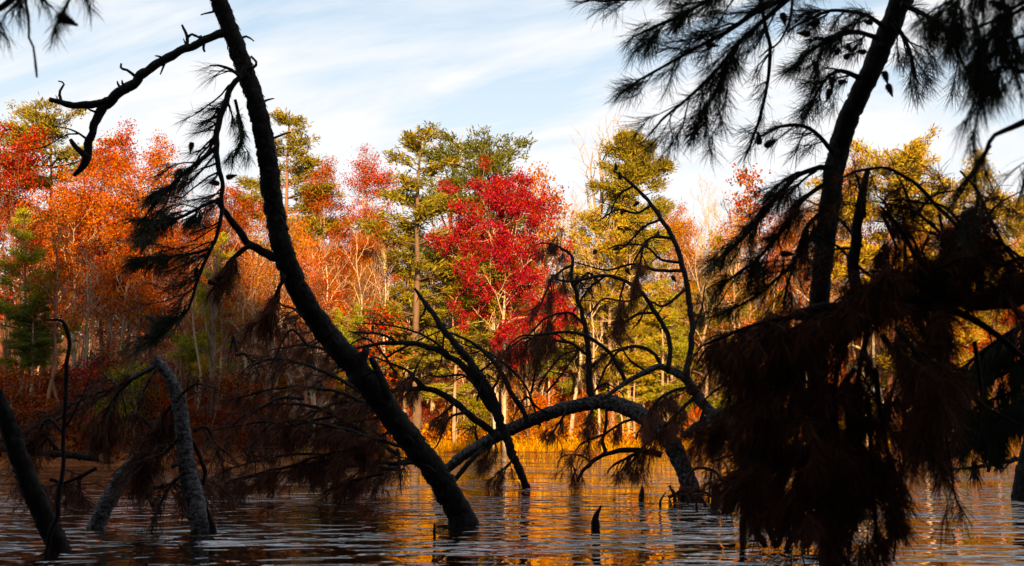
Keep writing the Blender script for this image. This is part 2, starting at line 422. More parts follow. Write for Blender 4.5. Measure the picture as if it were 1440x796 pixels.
def pine(seed, H=16.0, base=0.45, Lmax=2.6, shape='cone', rtrunk=0.17, gap=0.5, drop=0.25, per=5, dens=1.0):
    rng = np.random.default_rng(seed)
    t, c = MB(), MB()
    n = 8
    off = np.cumsum(rng.normal(0, 0.10, (n, 2)), 0); off -= off[0]
    tp = np.array([[off[i, 0], off[i, 1], -0.4 + (H + 0.4) * i / (n - 1), rtrunk * (1 - 0.88 * i / (n - 1))] for i in range(n)])
    t.tube(tp, sides=7, step=0.8, rough=0.05, rng=rng)
    z = H * base; bases, dirs = [], []
    while z < H * 0.995:
        g = (z / H - base) / (1 - base)
        prof = {'cone': (1 - g) ** 0.75 * (0.55 + 0.45 * min(1, g * 4)) + 0.06, 'round': math.sqrt(max(0.02, 1 - (2 * g - 0.95) ** 2)) * 0.9,
                'flat': 0.45 + 0.55 * math.sin(math.pi * min(1, 0.25 + 0.6 * g))}[shape]
        for k in range(per):
            if rng.uniform() < drop: continue
            az = rng.uniform(0, 6.283); el = -0.12 + 0.75 * g + rng.normal(0, 0.13)
            ln = Lmax * prof * rng.uniform(0.6, 1.15)
            s = z / H * (n - 1); j = min(int(s), n - 2); b = tp[j] * (1 - s + j) + tp[j + 1] * (s - j)
            d = np.array([math.cos(az) * math.cos(el), math.sin(az) * math.cos(el), math.sin(el)])
            pts = [np.append(b[:3], 0.018 + 0.012 * ln)]
            q = b[:3].copy()
            for i in range(4):
                d = unit(d + rng.normal(0, 0.12, 3) + np.array([0, 0, 0.07])); q = q + d * ln / 4
                pts.append(np.append(q, (0.018 + 0.012 * ln) * (1 - 0.2 * (i + 1))))
            t.tube(pts, sides=4, cap=False, rng=rng); pts = np.array(pts)
            m = max(3, int(ln * 7.5 * dens))
            for f in rng.uniform(0.28, 1.0, m):
                s2 = f * 4; jj = min(int(s2), 3); bb = pts[jj, :3] * (1 - s2 + jj) + pts[jj + 1, :3] * (s2 - jj)
                side = perp(d, rng) * rng.uniform(0, 0.34) * ln * (1.1 - 0.6 * f); side[2] *= 0.35
                bases.append(bb + side); dirs.append(unit(d + side * 0.6 + np.array([0, 0, 0.4])))
        z += gap * rng.uniform(0.7, 1.35)
    B = np.repeat(np.array(bases), 26, 0); Dr = np.repeat(np.array(dirs), 26, 0)
    B = B + rng.normal(0, 0.13, B.shape)
    c.blades(B, Dr + rng.normal(0, 0.75, Dr.shape), rng.uniform(0.16, 0.30, len(B)), 0.05, 0.1, rng)
    return t, c
PROTO, TALL = {}, {}
def proto(key, tc):
    t, c = tc
    z = np.vstack(t.v + c.v)[:, 2]; TALL[key] = float(np.percentile(z, 99.6 if c.n else 99.9))
    PROTO[key] = (t.mesh('trunk', M_BARK_FAR), c.mesh('crown', M_NEEDLE_FAR if key.startswith('pine') else M_LEAF) if c.n else None)
for k in range(4):
    proto('leafy%d' % k, broadleaf(20 + k, base=0.34 + 0.05 * k, limbs=16, Lmax=3.0 + 0.4 * (k % 2), leaves=44, lsize=0.12, lrad=0.27, density=0.78, lead=0.88))
proto('maple0', broadleaf(31, base=0.46, limbs=18, Lmax=3.7, kids=(6, 4), leaves=60, lsize=0.12, lrad=0.20, up=0.07, density=1.0, taper=-0.1, lead=0.84))
for k in range(2): proto('sparse%d' % k, broadleaf(40 + k, base=0.40, limbs=12, Lmax=2.5, kids=(5, 3), leaves=8, lsize=0.22, lrad=0.35, density=0.8))
for k in range(3): proto('bare%d' % k, broadleaf(50 + k, base=0.34, limbs=11, Lmax=3.2, kids=(6, 4), leaves=0, up=0.17, rtrunk=0.27))
for k in range(2): proto('pole%d' % k, broadleaf(55 + k, base=0.52, limbs=10, Lmax=2.6, kids=(5, 3), leaves=9, lsize=0.13, lrad=0.3, rtrunk=0.17, wob=0.5))
for k in range(3): proto('sapling%d' % k, broadleaf(60 + k, H=9, base=0.3, limbs=11, Lmax=1.6, kids=(4, 2), leaves=0, rtrunk=0.095, up=0.12, wob=0.5))
for k in range(3): proto('young%d' % k, broadleaf(70 + k, H=7, base=0.16, limbs=12, Lmax=1.8, kids=(4, 2), leaves=20, lsize=0.13, lrad=0.26, rtrunk=0.06, density=0.65))
for k in range(3): proto('shrub%d' % k, broadleaf(80 + k, H=2.6, base=0.05, limbs=12, Lmax=1.5, kids=(4, 2), leaves=18, lsize=0.11, lrad=0.22, rtrunk=0.03, density=0.9))
proto('pine_cone0', pine(90, shape='cone', base=0.42, Lmax=3.2, gap=0.75))
proto('pine_cone1', pine(91, shape='cone', base=0.30, Lmax=3.6, drop=0.35, gap=0.8))
proto('pine_round0', pine(92, shape='round', base=0.55, Lmax=2.2, gap=0.4, drop=0.15, dens=1.25))
proto('pine_flat0', pine(93, shape='flat', base=0.50, Lmax=3.3, gap=0.75, drop=0.35))
proto('pine_flat1', pine(94, shape='flat', base=0.35, Lmax=3.3, gap=0.75, drop=0.4))
def plant(name, key, px, Y, top, wide, leaf, bark, label, cat, group=None, rz=None, lean=0.0):
    """a tree whose foot stands at depth Y under pixel column px and whose top reaches pixel row top"""
    X = (px - CX) / FPX * Y
    z0 = float(ground_z(X, Y))
    ztop = at(px, top, Y)[2]
    h0 = TALL[key]
    s = (ztop - z0) / h0
    root = thing(name, (X, Y, z0), label, cat, group)
    root.scale = (s * wide, s * wide, s); root.rotation_euler = (0, lean, R.uniform(0, 6.28) if rz is None else rz)
    if lean: root.rotation_mode = 'ZYX'
    tm, cm = PROTO[key]
    o = bpy.data.objects.new('trunk', tm); COL.objects.link(o); o.parent = root; o.color = (*bark, 1)
    if cm:
        o = bpy.data.objects.new('crown', cm); COL.objects.link(o); o.parent = root; o.color = (*leaf, 1)
    return root
PALE, TAN, BROWN, RUST, WHITE = (0.56, 0.43, 0.29), (0.38, 0.27, 0.18), (0.17, 0.115, 0.08), (0.26, 0.12, 0.07), (0.62, 0.54, 0.42)
RED, CRIM, ORG_, ORED, PINK, GOLD, PEACH, RUSSET = (0.36, 0.022, 0.006), (0.38, 0.001, 0.005), (0.62, 0.165, 0.004), (0.50, 0.085, 0.006), (0.44, 0.12, 0.02), (0.64, 0.29, 0.012), (0.56, 0.225, 0.045), (0.28, 0.055, 0.012)
OLIVE, GREEN, YGREEN, GOLDGREEN = (0.23, 0.20, 0.016), (0.12, 0.135, 0.016), (0.30, 0.30, 0.016), (0.38, 0.28, 0.016)
feature = [
 # name, proto, px, depth, top y, width factor, leaf, bark, label, category
 ('pine_tree', 'pine_flat0', 58, 62, 148, 1.2, OLIVE, RUST, 'sparse flat-topped olive pine rising above the red trees at far left', 'tree'),
 ('oak_tree', 'leafy0', 12, 58, 172, 1.0, (0.42, 0.055, 0.008), BROWN, 'deep red oak cut by the left edge of the photo', 'tree'),
 ('maple_tree', 'leafy1', 148, 56, 176, 0.95, ORED, BROWN, 'orange-red tree under the forked bare branch of the leaning pine', 'tree'),
 ('oak_tree', 'leafy2', 216, 53, 196, 1.0, ORG_, BROWN, 'brightest orange oak, left of the hanging needle bough', 'tree'),
 ('oak_tree', 'leafy3', 92, 52, 236, 1.0, ORG_, TAN, 'broad orange oak between the olive pine and the brightest orange oak', 'tree'),
 ('pine_tree', 'pine_cone1', 30, 46, 298, 1.2, YGREEN, BROWN, 'yellow-green young pine at far left with a sunlit crown', 'tree'),
 ('pine_tree', 'pine_round0', 42, 45, 424, 1.5, GREEN, TAN, 'short dark green pine in the shade at far left on a thin trunk', 'tree'),
 ('oak_tree', 'bare0', 176, 54, 318, 0.9, RED, PALE, 'pale forked bare trunk standing in the shaded left woods', 'tree'),
 ('pine_tree', 'pine_cone1', 303, 48, 330, 1.2, YGREEN, RUST, 'yellow-green pine seen left of the leaning trunk below its lower limb', 'tree'),
 ('maple_tree', 'leafy0', 320, 68, 262, 1.0, PINK, BROWN, 'pinkish red tree behind the hanging bough of the leaning pine', 'tree'),
 ('pine_tree', 'pine_cone0', 392, 70, 160, 1.5, OLIVE, RUST, 'tall layered pine just right of the leaning trunk', 'tree'),
 ('oak_tree', 'leafy2', 458, 70, 226, 0.95, PINK, TAN, 'rosy red oak right of the tall layered pine', 'tree'),
 ('oak_tree', 'leafy1', 515, 74, 214, 1.0, ORED, TAN, 'salmon red tree left of the big central pine', 'tree'),
 ('pine_tree', 'pine_cone1', 582, 66.5, 186, 1.6, OLIVE, BROWN, 'big green pine left of the crimson maple', 'tree'),
 ('bare_tree', 'bare1', 640, 82, 178, 1.0, RED, PALE, 'bare pinkish treetop between the two central pines', 'tree'),
 ('pine_tree', 'pine_flat0', 676, 80, 190, 1.3, GREEN, BROWN, 'dark wide-topped pine directly behind the crimson maple', 'tree'),
 ('maple_tree', 'maple0', 712, 65.2, 234, 0.80, CRIM, PALE, 'vivid crimson maple with pale limbs, the only one so red', 'tree'),
 ('sparse_tree', 'sparse0', 748, 86, 236, 0.7, PEACH, PALE, 'thin peach-leaved tree right behind the crimson maple top', 'tree'),
 ('sparse_tree', 'sparse1', 784, 86, 262, 0.8, PINK, TAN, 'nearly bare tree with a few pink leaves left of the tall bare tree', 'tree'),
 ('bare_tree', 'bare2', 842, 76, 160, 1.25, RED, PALE, 'tall bare pale tree with forked top against the sky', 'tree'),
 ('pine_tree', 'pine_round0', 897, 74, 186, 1.15, OLIVE, RUST, 'round-topped pine on a reddish trunk right of the tall bare tree', 'tree'),
 ('pine_tree', 'pine_flat1', 858, 69, 290, 1.35, GOLDGREEN, TAN, 'olive-gold pine in front of the tall bare tree', 'tree'),
 ('oak_tree', 'leafy3', 948, 80, 292, 0.8, PEACH, TAN, 'brown-orange oak right of the round-topped pine', 'tree'),
 ('bare_tree', 'bare0', 1006, 86, 240, 0.75, RED, PALE, 'bare tree standing in the sky gap left of the right-hand pine', 'tree'),
 ('maple_tree', 'sparse0', 1064, 88, 236, 0.9, PINK, TAN, 'thin pink-leaved tree half hidden by the needles of the right-hand pine', 'tree'),
 ('young_tree', 'leafy1', 1106, 84, 290, 0.9, ORG_, TAN, 'orange tree seen left of the right-hand pine trunk', 'tree'),
 ('oak_tree', 'leafy2', 1214, 90, 214, 0.7, GOLD, PALE, 'pale gold tree just right of the right-hand pine trunk', 'tree'),
 ('pine_tree', 'pine_flat0', 1256, 86, 202, 1.2, GOLDGREEN, RUST, 'tall golden-green pine right of the right-hand pine trunk', 'tree'),
 ('pine_tree', 'pine_flat1', 1338, 86, 230, 1.4, GOLDGREEN, RUST, 'broad golden-green pine behind the arching dead branches at right', 'tree'),
 ('pine_tree', 'pine_flat0', 1432, 92, 268, 0.8, OLIVE, RUST, 'pine with a red trunk cut by the right edge of the photo', 'tree'),
 ('oak_tree', 'leafy3', 1292, 86, 290, 0.9, GOLD, TAN, 'golden oak below the tall golden-green pine', 'tree'),
 ('oak_tree', 'leafy1', 1394, 88, 325, 0.8, ORED, RUST, 'orange-red oak between the two golden-green pines at right', 'tree'),
 ('birch_tree', 'bare1', 538, 67, 330, 0.6, RED, WHITE, 'white leaning trunk below the salmon red tree', 'tree'),
 ('sycamore_tree', 'sparse0', 694, 66, 380, 0.8, GOLDGREEN, WHITE, 'pale straight trunk under the crimson maple with olive leaves', 'tree'),
 ('young_tree', 'young0', 392, 60, 400, 0.9, CRIM, BROWN, 'small crimson tree left of the leaning trunk in half shade', 'tree'),
 ('pine_tree', 'pine_flat1', 640, 67.5, 390, 1.4, YGREEN, TAN, 'low yellow-green pine left of the pale straight trunk', 'tree'),
 ('pine_tree', 'pine_cone1', 930, 69, 395, 1.3, YGREEN, TAN, 'bright yellow-green pine framed by the curving dead limbs', 'tree'),
 ('young_tree', 'young1', 1030, 74, 380, 1.1, GOLDGREEN, TAN, 'yellow-green bushy tree left of the right-hand needles', 'tree'),
]
for f in feature:
    plant(*f)
for px, Y, top, wd in ((772, 92, 286, .9), (812, 90, 262, .8), (966, 92, 300, .8), (988, 88, 280, .7), (1030, 94, 262, .8), (1150, 92, 250, .8)):
    plant('bare_tree', 'bare%d' % R.integers(3), px, Y, top, wd * 1.2, RED, PALE, 'smaller pale bare tree whose fine twigs show against the sky right of the crimson maple', 'bare tree', 'bare trees against the sky')
# fillers: trees nothing in the photo tells apart share a label and a group
def region(px):
    return 0 if px < 340 else 1 if px < 600 else 2 if px < 1010 else 3
TREELAB = ['leafy red or orange tree filling the woods on the shaded left bank', 'leafy rosy tree filling the woods behind the leaning trunk',
           'leafy orange or gold tree filling the sunlit woods behind the arching trunk', 'leafy gold or orange tree filling the woods behind the right-hand pine']
TREEGRP = ['trees in the left woods', 'trees in the woods behind the leaning trunk', 'trees in the central woods', 'trees in the right woods']
PAL = [[RED, RUSSET, ORED, ORG_, RUSSET], [PINK, ORED, ORG_, RUSSET, PEACH], [ORG_, GOLD, PEACH, GOLDGREEN, GOLD], [GOLD, ORG_, GOLD, PEACH, ORED]]
def jit(c):
    k = R.uniform(0.75, 1.15); return tuple(float(min(0.9, max(0.004, v * k * R.uniform(0.85, 1.15)))) for v in c)
def spot(lo, hi, back):
    px = R.uniform(lo, hi)
    for _ in range(6):
        Y = 60.0
        for _ in range(5): Y = float(edge((px - CX) / FPX * Y)) + back
    return px, Y
for k in range(95):
    px, Y = spot(-60, 1500, R.uniform(8, 38)); g = region(px)
    plant('leafy_tree', 'leafy%d' % R.integers(4), px, Y, np.interp(px, [0, 280, 330, 420, 560, 720, 800, 990, 1080, 1400], [200, 220, 290, 270, 255, 290, 350, 360, 280, 290]) + R.uniform(30, 170), R.uniform(0.8, 1.15), jit(PAL[g][R.integers(5)]), [BROWN, TAN, TAN, PALE][R.integers(4)], TREELAB[g], 'tree', TREEGRP[g])
YLAB = ['low leafy understorey tree on the shaded left bank', 'low leafy understorey tree behind the leaning trunk', 'low leafy understorey tree on the sunlit central bank', 'low leafy understorey tree behind the right-hand pine']
YPAL = [[RUSSET, RED, RUSSET, OLIVE, ORED], [RUSSET, ORED, RED, GOLD, ORG_], [GOLD, ORG_, GOLD, YGREEN, ORG_], [GOLD, ORG_, GOLDGREEN, YGREEN, ORG_]]
for k in range(105):
    px, Y = spot(-60, 1500, R.uniform(1.5, 22)); g = region(px)
    if g == 0 and R.uniform() < .6: continue
    plant('young_tree', 'young%d' % R.integers(3), px, Y, R.uniform(420, 545), R.uniform(0.8, 1.2), jit(YPAL[g][R.integers(5)]), [BROWN, TAN, PALE][R.integers(3)], YLAB[g], 'tree', 'understorey ' + TREEGRP[g])
PLAB = ['yellow-green pine among the red trees of the left woods', 'yellow-green pine among the rosy trees behind the leaning trunk', 'yellow-green pine in the sunlit central woods', 'olive-gold pine in the woods behind the right-hand pine']
for k in range(30):
    px, Y = spot(250, 1480, R.uniform(2, 20)); g = region(px)
    plant('pine_tree', ['pine_cone1', 'pine_flat1', 'pine_flat0'][R.integers(3)], px, Y, R.uniform(320, 450), R.uniform(0.9, 1.2), jit([YGREEN, OLIVE, GOLDGREEN][R.integers(3)]), [TAN, RUST, PALE][R.integers(3)], PLAB[g], 'pine', 'pines in ' + TREEGRP[g][9:] if 'in the' in TREEGRP[g] else 'pines')
SLAB = ['slender bare pole tree in the shaded left woods', 'slender bare tree behind the leaning trunk', 'slender bare sunlit tree on the central bank', 'slender bare sunlit tree behind the right-hand pine']
for k in range(260):
    px, Y = spot(-60, 1500, R.uniform(1.0, 26)); g = region(px)
    plant('bare_tree', ('sapling%d' if R.uniform() < .7 else 'bare%d') % R.integers(3), px, Y, R.uniform(300, 500), R.uniform(0.7, 1.1), RED, ([BROWN, TAN, RUST, BROWN] if g == 0 else [TAN, PALE, PALE, BROWN])[R.integers(4)], SLAB[g], 'bare tree', 'slender bare ' + TREEGRP[g], lean=R.normal(0, 0.04))  # left-woods trunks get darker tints, the shade there put into their colour
HLAB = ['low shrub in the shade along the left shore', 'low shrub on the shore behind the leaning trunk', 'low sunlit shrub on the central shore', 'low shrub on the far shore behind the right-hand pine']
HPAL = [[RUSSET, RED, OLIVE, RUSSET, RUSSET], [RUSSET, ORED, ORG_, GOLD, RED], [YGREEN, GOLD, ORG_, GOLD, ORG_], [GOLDGREEN, ORG_, GOLD, YGREEN, GREEN]]
for k in range(120):
    px, Y = spot(-60, 1500, R.uniform(0.4, 9)); g = region(px)
    plant('shrub', 'shrub%d' % R.integers(3), px, Y, at_top := 600 - FPX * (float(ground_z((px - CX) / FPX * Y, Y)) + R.uniform(0.9, 2.8) - CAMZ) / Y, R.uniform(0.9, 1.4), jit(HPAL[g][R.integers(5)]), [BROWN, TAN][R.integers(2)], HLAB[g], 'shrub', 'shrubs along the ' + ['left shore', 'shore behind the leaning trunk', 'central shore', 'right shore'][g])
OLAB = ['tall straight trunk with a thin high crown on the shaded left bank', 'tall straight trunk with a thin high crown behind the leaning trunk', 'tall sunlit pale trunk with a thin high crown on the central bank', 'tall sunlit trunk with a thin high crown behind the right-hand pine']
for k in range(64):
    px, Y = spot(-60, 1480, R.uniform(0.8, 11)); g = region(px)
    plant('tall_tree', 'pole%d' % R.integers(2), px, Y, R.uniform(270, 400), R.uniform(0.7, 1.1), jit(PAL[g][R.integers(5)]), ([TAN, BROWN, RUST, TAN, PALE] if g == 0 else [PALE, WHITE, TAN, PALE, RUST])[R.integers(5)], OLAB[g], 'tree', 'tall trunks ' + ['on the left bank', 'behind the leaning trunk', 'on the central bank', 'behind the right-hand pine'][g], lean=R.normal(0, 0.03))
# far-off wood that reads as one mass behind the trees
n = 26000
x = R.uniform(-75, 95, n); y = R.uniform(118, 150, n)
h = (6.5 + 2.0 * np.sin(x * .25) + 1.5 * np.sin(x * .7 + 1)) * R.uniform(0, 1, n) ** 0.8
mb = MB(); mb.leaves(np.stack([x, y, ground_z(x, y) + h], 1), R.uniform(0.5, 0.9, n))
tag(mb.build('distant_wood', M_LEAF, color=(0.32, 0.13, 0.05)), 'hazy russet wood behind the trees of the far bank', 'wood', kind='stuff')
# undergrowth on the bank
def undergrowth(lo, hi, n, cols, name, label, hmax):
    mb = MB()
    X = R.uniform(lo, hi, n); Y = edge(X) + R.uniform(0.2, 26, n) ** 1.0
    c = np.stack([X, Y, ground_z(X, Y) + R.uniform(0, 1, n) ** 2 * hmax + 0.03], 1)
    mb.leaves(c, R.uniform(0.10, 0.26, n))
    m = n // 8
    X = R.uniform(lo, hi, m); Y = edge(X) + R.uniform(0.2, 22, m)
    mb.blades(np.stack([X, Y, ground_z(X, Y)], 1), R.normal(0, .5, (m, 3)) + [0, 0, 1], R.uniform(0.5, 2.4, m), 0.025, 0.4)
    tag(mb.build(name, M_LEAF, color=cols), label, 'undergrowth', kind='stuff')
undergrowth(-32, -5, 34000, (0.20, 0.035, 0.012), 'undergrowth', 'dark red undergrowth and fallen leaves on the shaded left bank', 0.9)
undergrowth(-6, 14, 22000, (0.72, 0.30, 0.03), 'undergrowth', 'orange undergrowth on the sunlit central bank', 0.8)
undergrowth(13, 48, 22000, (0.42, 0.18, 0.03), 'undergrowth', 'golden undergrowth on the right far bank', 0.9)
mb = MB(); n = 16000
X = R.uniform(-7, 40, n); Y = edge(X) + R.uniform(-0.1, 0.9, n)
mb.blades(np.stack([X, Y, np.maximum(ground_z(X, Y), 0) - 0.02], 1), R.normal(0, .35, (n, 3)) + [0, 0, 1], R.uniform(0.15, 0.6, n), 0.03, 0.5)
tag(mb.build('shore_grass', M_LEAF, color=(0.68, 0.40, 0.07)), 'dry golden grass along the waterline of the far bank', 'grass', kind='stuff')

# ------------------------------------------------------------------ foreground: boughs, needles, cones
def jitter_path(p, amp, rng=R):
    p = np.array(p, float); p[1:, :3] += rng.normal(0, amp, (len(p) - 1, 3)); return p
def limb(parent, p, mtl, name='branch', sides=9, step=0.05, plate=0.10, rough=0.06, jag=0.0, wob=0.12, stubs=0, kink=0.007):
    p = np.array(p, float); p[:, 3] *= 0.85
    if len(p) > 4 and kink: p = resample(p, max(len(p) * 2, int(length(p) / .35))); p[1:-1, :3] += R.normal(0, kink, (len(p) - 2, 3)) + R.normal(0, .13, (len(p) - 2, 3)) * p[1:-1, 3:4]
    mb = MB(); q = mb.tube(p, sides=sides, step=step, plate=plate * .8, rough=rough, wob=wob, jag=jag)
    for k in range(stubs):
        i = R.integers(2, len(q) - 2); d = unit(R.normal(0, 1, 3) + np.array([0, -.2, 0.2])); r = q[i, 3]
        ln = r + R.uniform(0.03, 0.16)
        e = q[i, :3] + d * ln
        mb.tube([np.append(q[i, :3], r * .4), np.append(q[i, :3] + d * ln * .6 + R.normal(0, .01, 3), r * .25), np.append(e, r * .12)], sides=5, step=.04)
    return mb.build(name, mtl, parent)
def tuft(nb, p, d, n, ln, spread, droop, w, back=0.12):
    b = p - unit(d) * R.uniform(0, back, n)[:, None] + R.normal(0, 0.004, (n, 3))
    nb.blades(b, unit(d) + R.normal(0, spread, (n, 3)), R.uniform(0.7, 1.1, n) * ln, w, droop)
def bough(parent, spine, twigs=10, tlen=0.5, bias=(0, 0, -0.3), needles=26, nlen=0.2, spread=0.45, droop=0.7, dead=False, t0=0.25,
          sub=2, w=0.0055, sides=6, name='bough', end=True, side=0.8, depth=0.8, tufts=3, mtl=None):
    """a branch with side twigs; the needle tufts on them are a sub-part"""
    wb, nb = MB(), MB()
    sp = wb.tube(spine, sides=sides, step=0.06, rough=0.06, wob=0.3)
    bias = np.array(bias, float)
    def twig(p, d, ln, r, lvl):
        pts = [np.append(p, r)]; q = np.array(p, float); n = 5
        for i in range(n):
            d = unit(d + R.normal(0, 0.16, 3) + bias * 0.22); q = q + d * ln / n
            pts.append(np.append(q, r * (1 - 0.6 * (i + 1) / n)))
        wb.tube(pts, sides=4, cap=False); pts = np.array(pts)
        if lvl:
            for k in range(R.integers(1, lvl + 2)):
                i = R.integers(1, n); nd = unit(d + unit(R.normal(0, 1, 3) * [1, depth, 1]) * 0.8 + bias * 0.3)
                twig(pts[i, :3], nd, ln * R.uniform(0.4, 0.65), r * 0.6, lvl - 1)
        if needles:
            for k in range(tufts):
                f = n - k * 0.75 * (1 if tufts > 1 else 0) ; j = max(0, min(n - 1, int(f - 0.001))); a = f - j
                pp = pts[j, :3] * (1 - a) + pts[j + 1, :3] * a
                tuft(nb, pp, unit(pts[j + 1, :3] - pts[j, :3]) + np.array([0, 0, -droop * 0.25]), needles if k == 0 else int(needles * .7), nlen, spread, droop, w)
    m = len(sp)
    for k in range(twigs):
        t = t0 + (1 - t0) * (k + R.uniform(0, 1)) / max(1, twigs); i = min(m - 2, int(t * (m - 1)))
        T = unit(sp[i + 1, :3] - sp[i, :3]); s = R.normal(0, 1, 3) * [1, depth, 1]; s = unit(s - T * s.dot(T))
        twig(sp[i, :3], unit(T * 0.6 + s * side + bias + R.normal(0, .22, 3)), tlen * R.uniform(0.25, 1.25), max(0.0035, sp[i, 3] * 0.45), sub)
    if end: twig(sp[-1, :3], unit(sp[-1, :3] - sp[-3, :3]), tlen * .6, max(0.004, sp[-1, 3]), 0)
    o = wb.build(name, mtl or M_TWIG, parent)
    if nb.n: nb.build('needles', M_DEAD if dead else M_NEEDLE, o, color=C_DEAD if dead else C_LIVE)
    return o
def cone(parent, p, d, ln=0.085):
    """pine cone: overlapping pointed scales spiralled round a tapering core"""
    mb = MB(); d = unit(d); u = unit(np.cross(d, [0.3, 0.9, 0.2])); v = np.cross(d, u); p = np.asarray(p, float)
    prof = lambda t: ln * 0.30 * math.sin(math.pi * min(1, 0.16 + 0.84 * t) ** 0.8) * (1.08 - 0.3 * t)
    mb.tube([np.append(p + d * ln * t, max(.002, prof(t) * .8)) for t in np.linspace(0, 1, 7)], sides=8)
    for k in range(46):
        t = (k + .5) / 46; a = k * 2.4; rad = np.cos(a) * u + np.sin(a) * v; r = prof(t)
        c = p + d * ln * t + rad * r * .7; tip = c + rad * r * .55 + d * ln * .10; s = np.cross(rad, d) * ln * .10
        mb.add([c - s, c + s, tip, c + d * ln * .06], None, [[0, 1, 2], [1, 3, 2], [3, 0, 2]])
    return mb.build('pine_cone', M_CONE, parent)
def flakes(mb, p, n, size):
    """loose bark scales standing off a trunk"""
    q = resample(p, 200); i = R.integers(0, 199, n)
    d = unit(R.normal(0, 1, (n, 3))); T = unit(q[i + 1, :3] - q[i, :3]); d = unit(d - T * (d * T).sum(1, keepdims=True))
    c = q[i, :3] + d * q[i, 3:4] * 0.98; s = np.cross(T, d)
    h = R.uniform(.5, 1.3, (n, 1)) * size
    v = np.stack([c - s * h * .4, c + s * h * .4, c + s * h * .3 + T * h + d * h * .28, c - s * h * .3 + T * h * .9 + d * h * .35], 1).reshape(-1, 3)
    mb.add(v, np.arange(n)[:, None] * 4 + np.array([[0, 1, 2, 3]]))
def trunk(parent, p, mtl, sides=20, step=0.035, plate=0.07, rough=0.03, nflake=250, fsize=0.035, name='trunk', jag=0.0, fat=0.86):
    p = np.array(p, float)
    if parent.name not in ('leaning_pine', 'pine_tree'): p[:, 3] *= fat
    mb = MB(); mb.tube(p, sides=sides, step=step, plate=plate, rough=rough, wob=0.06, jag=jag); flakes(mb, p, nflake, fsize)
    return mb.build(name, mtl, parent)

# ---- the leaning pine
T0 = at(650, 735, 17.6)
lp = thing('leaning_pine', (T0[0], T0[1], 0), 'dark pine trunk leaning from the water to the top of the photo, left of centre', 'pine tree')
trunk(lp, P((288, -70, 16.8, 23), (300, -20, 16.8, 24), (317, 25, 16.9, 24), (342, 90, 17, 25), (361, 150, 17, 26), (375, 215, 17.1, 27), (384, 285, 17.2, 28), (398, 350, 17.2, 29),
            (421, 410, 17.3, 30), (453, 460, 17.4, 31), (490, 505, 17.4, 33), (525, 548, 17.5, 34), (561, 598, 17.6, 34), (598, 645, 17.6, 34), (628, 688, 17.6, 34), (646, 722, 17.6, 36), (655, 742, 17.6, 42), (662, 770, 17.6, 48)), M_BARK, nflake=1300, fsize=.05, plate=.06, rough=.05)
for k in range(14):
    x, y = [(330, 60), (350, 120), (372, 200), (380, 260), (392, 325), (410, 390), (440, 440), (475, 487), (510, 530), (545, 575), (580, 622), (612, 665), (360, 150), (425, 418)][k]
    a = R.uniform(-1, 1); limb(lp, D(17.2, (x, y, 7), (x + 16 * a + 6, y - 9, 4), (x + 30 * a + 9, y - R.uniform(-4, 16), 2)), M_TWIG, 'twig', sides=6)
limb(lp, D(17.35, (498, 540, 24), (506, 518, 22), (512, 500, 17), (515, 490, 12)), M_BARK, 'broken_stub', sides=10, plate=.15, jag=0.05)
limb(lp, D(17.45, (545, 560, 20), (536, 535, 16), (527, 512, 12), (522, 503, 8)), M_BARK, 'broken_stub', sides=10, plate=.15, jag=0.04)
limb(lp, D(16.9, (322, 44, 13), (300, 52, 14), (265, 67, 14), (225, 88, 15), (190, 113, 16), (162, 135, 18), (146, 150, 17), (133, 174, 14), (124, 200, 14), (121, 224, 14), (113, 240, 10), (103, 247, 6)), M_BARK, stubs=7, plate=.12)
limb(lp, D(16.88, (156, 142, 14), (128, 147, 13), (98, 147, 11), (70, 140, 8)), M_BARK, plate=.12, stubs=3)
limb(lp, D(16.85, (121, 220, 11), (108, 208, 9), (99, 196, 6)), M_BARK, plate=.12)
for p in (((86, 143, 5), (84, 130, 4), (90, 117, 3), (82, 114, 2)), ((262, 68, 6), (263, 52, 5), (258, 40, 4), (256, 35, 3)), ((262, 54, 5), (270, 48, 4), (279, 52, 4), (284, 50, 2)),
          ((190, 108, 5), (178, 98, 4), (170, 96, 4), (170, 89, 3)), ((232, 88, 4), (228, 98, 3), (225, 105, 2)), ((305, 15, 4), (292, 18, 3), (282, 21, 2)), ((345, 95, 5), (356, 95, 5), (361, 88, 4), (353, 79, 3)),
          ((122, 196, 4), (108, 186, 3), (92, 180, 2), (72, 177, 1.5)), ((110, 188, 3), (92, 190, 2), (66, 205, 2), (40, 211, 1.2)), ((287, 60, 5), (286, 68, 4), (288, 73, 3))):
    tw = MB(); tw.tube(D(16.9, *p), sides=5, step=.04, wob=.2); tw.build('twig', M_TWIG, lp)
limb(lp, D(17.2, (408, 372, 22), (380, 358, 16), (352, 344, 14), (331, 318, 12), (316, 298, 10), (306, 278, 7)), M_BARK, plate=.08)
bough(lp, D(17.1, (354, 344, 8), (330, 360, 7), (314, 382, 6), (302, 402, 4)), twigs=4, tlen=.3, bias=(-.2, 0, -.8), needles=14, dead=True)
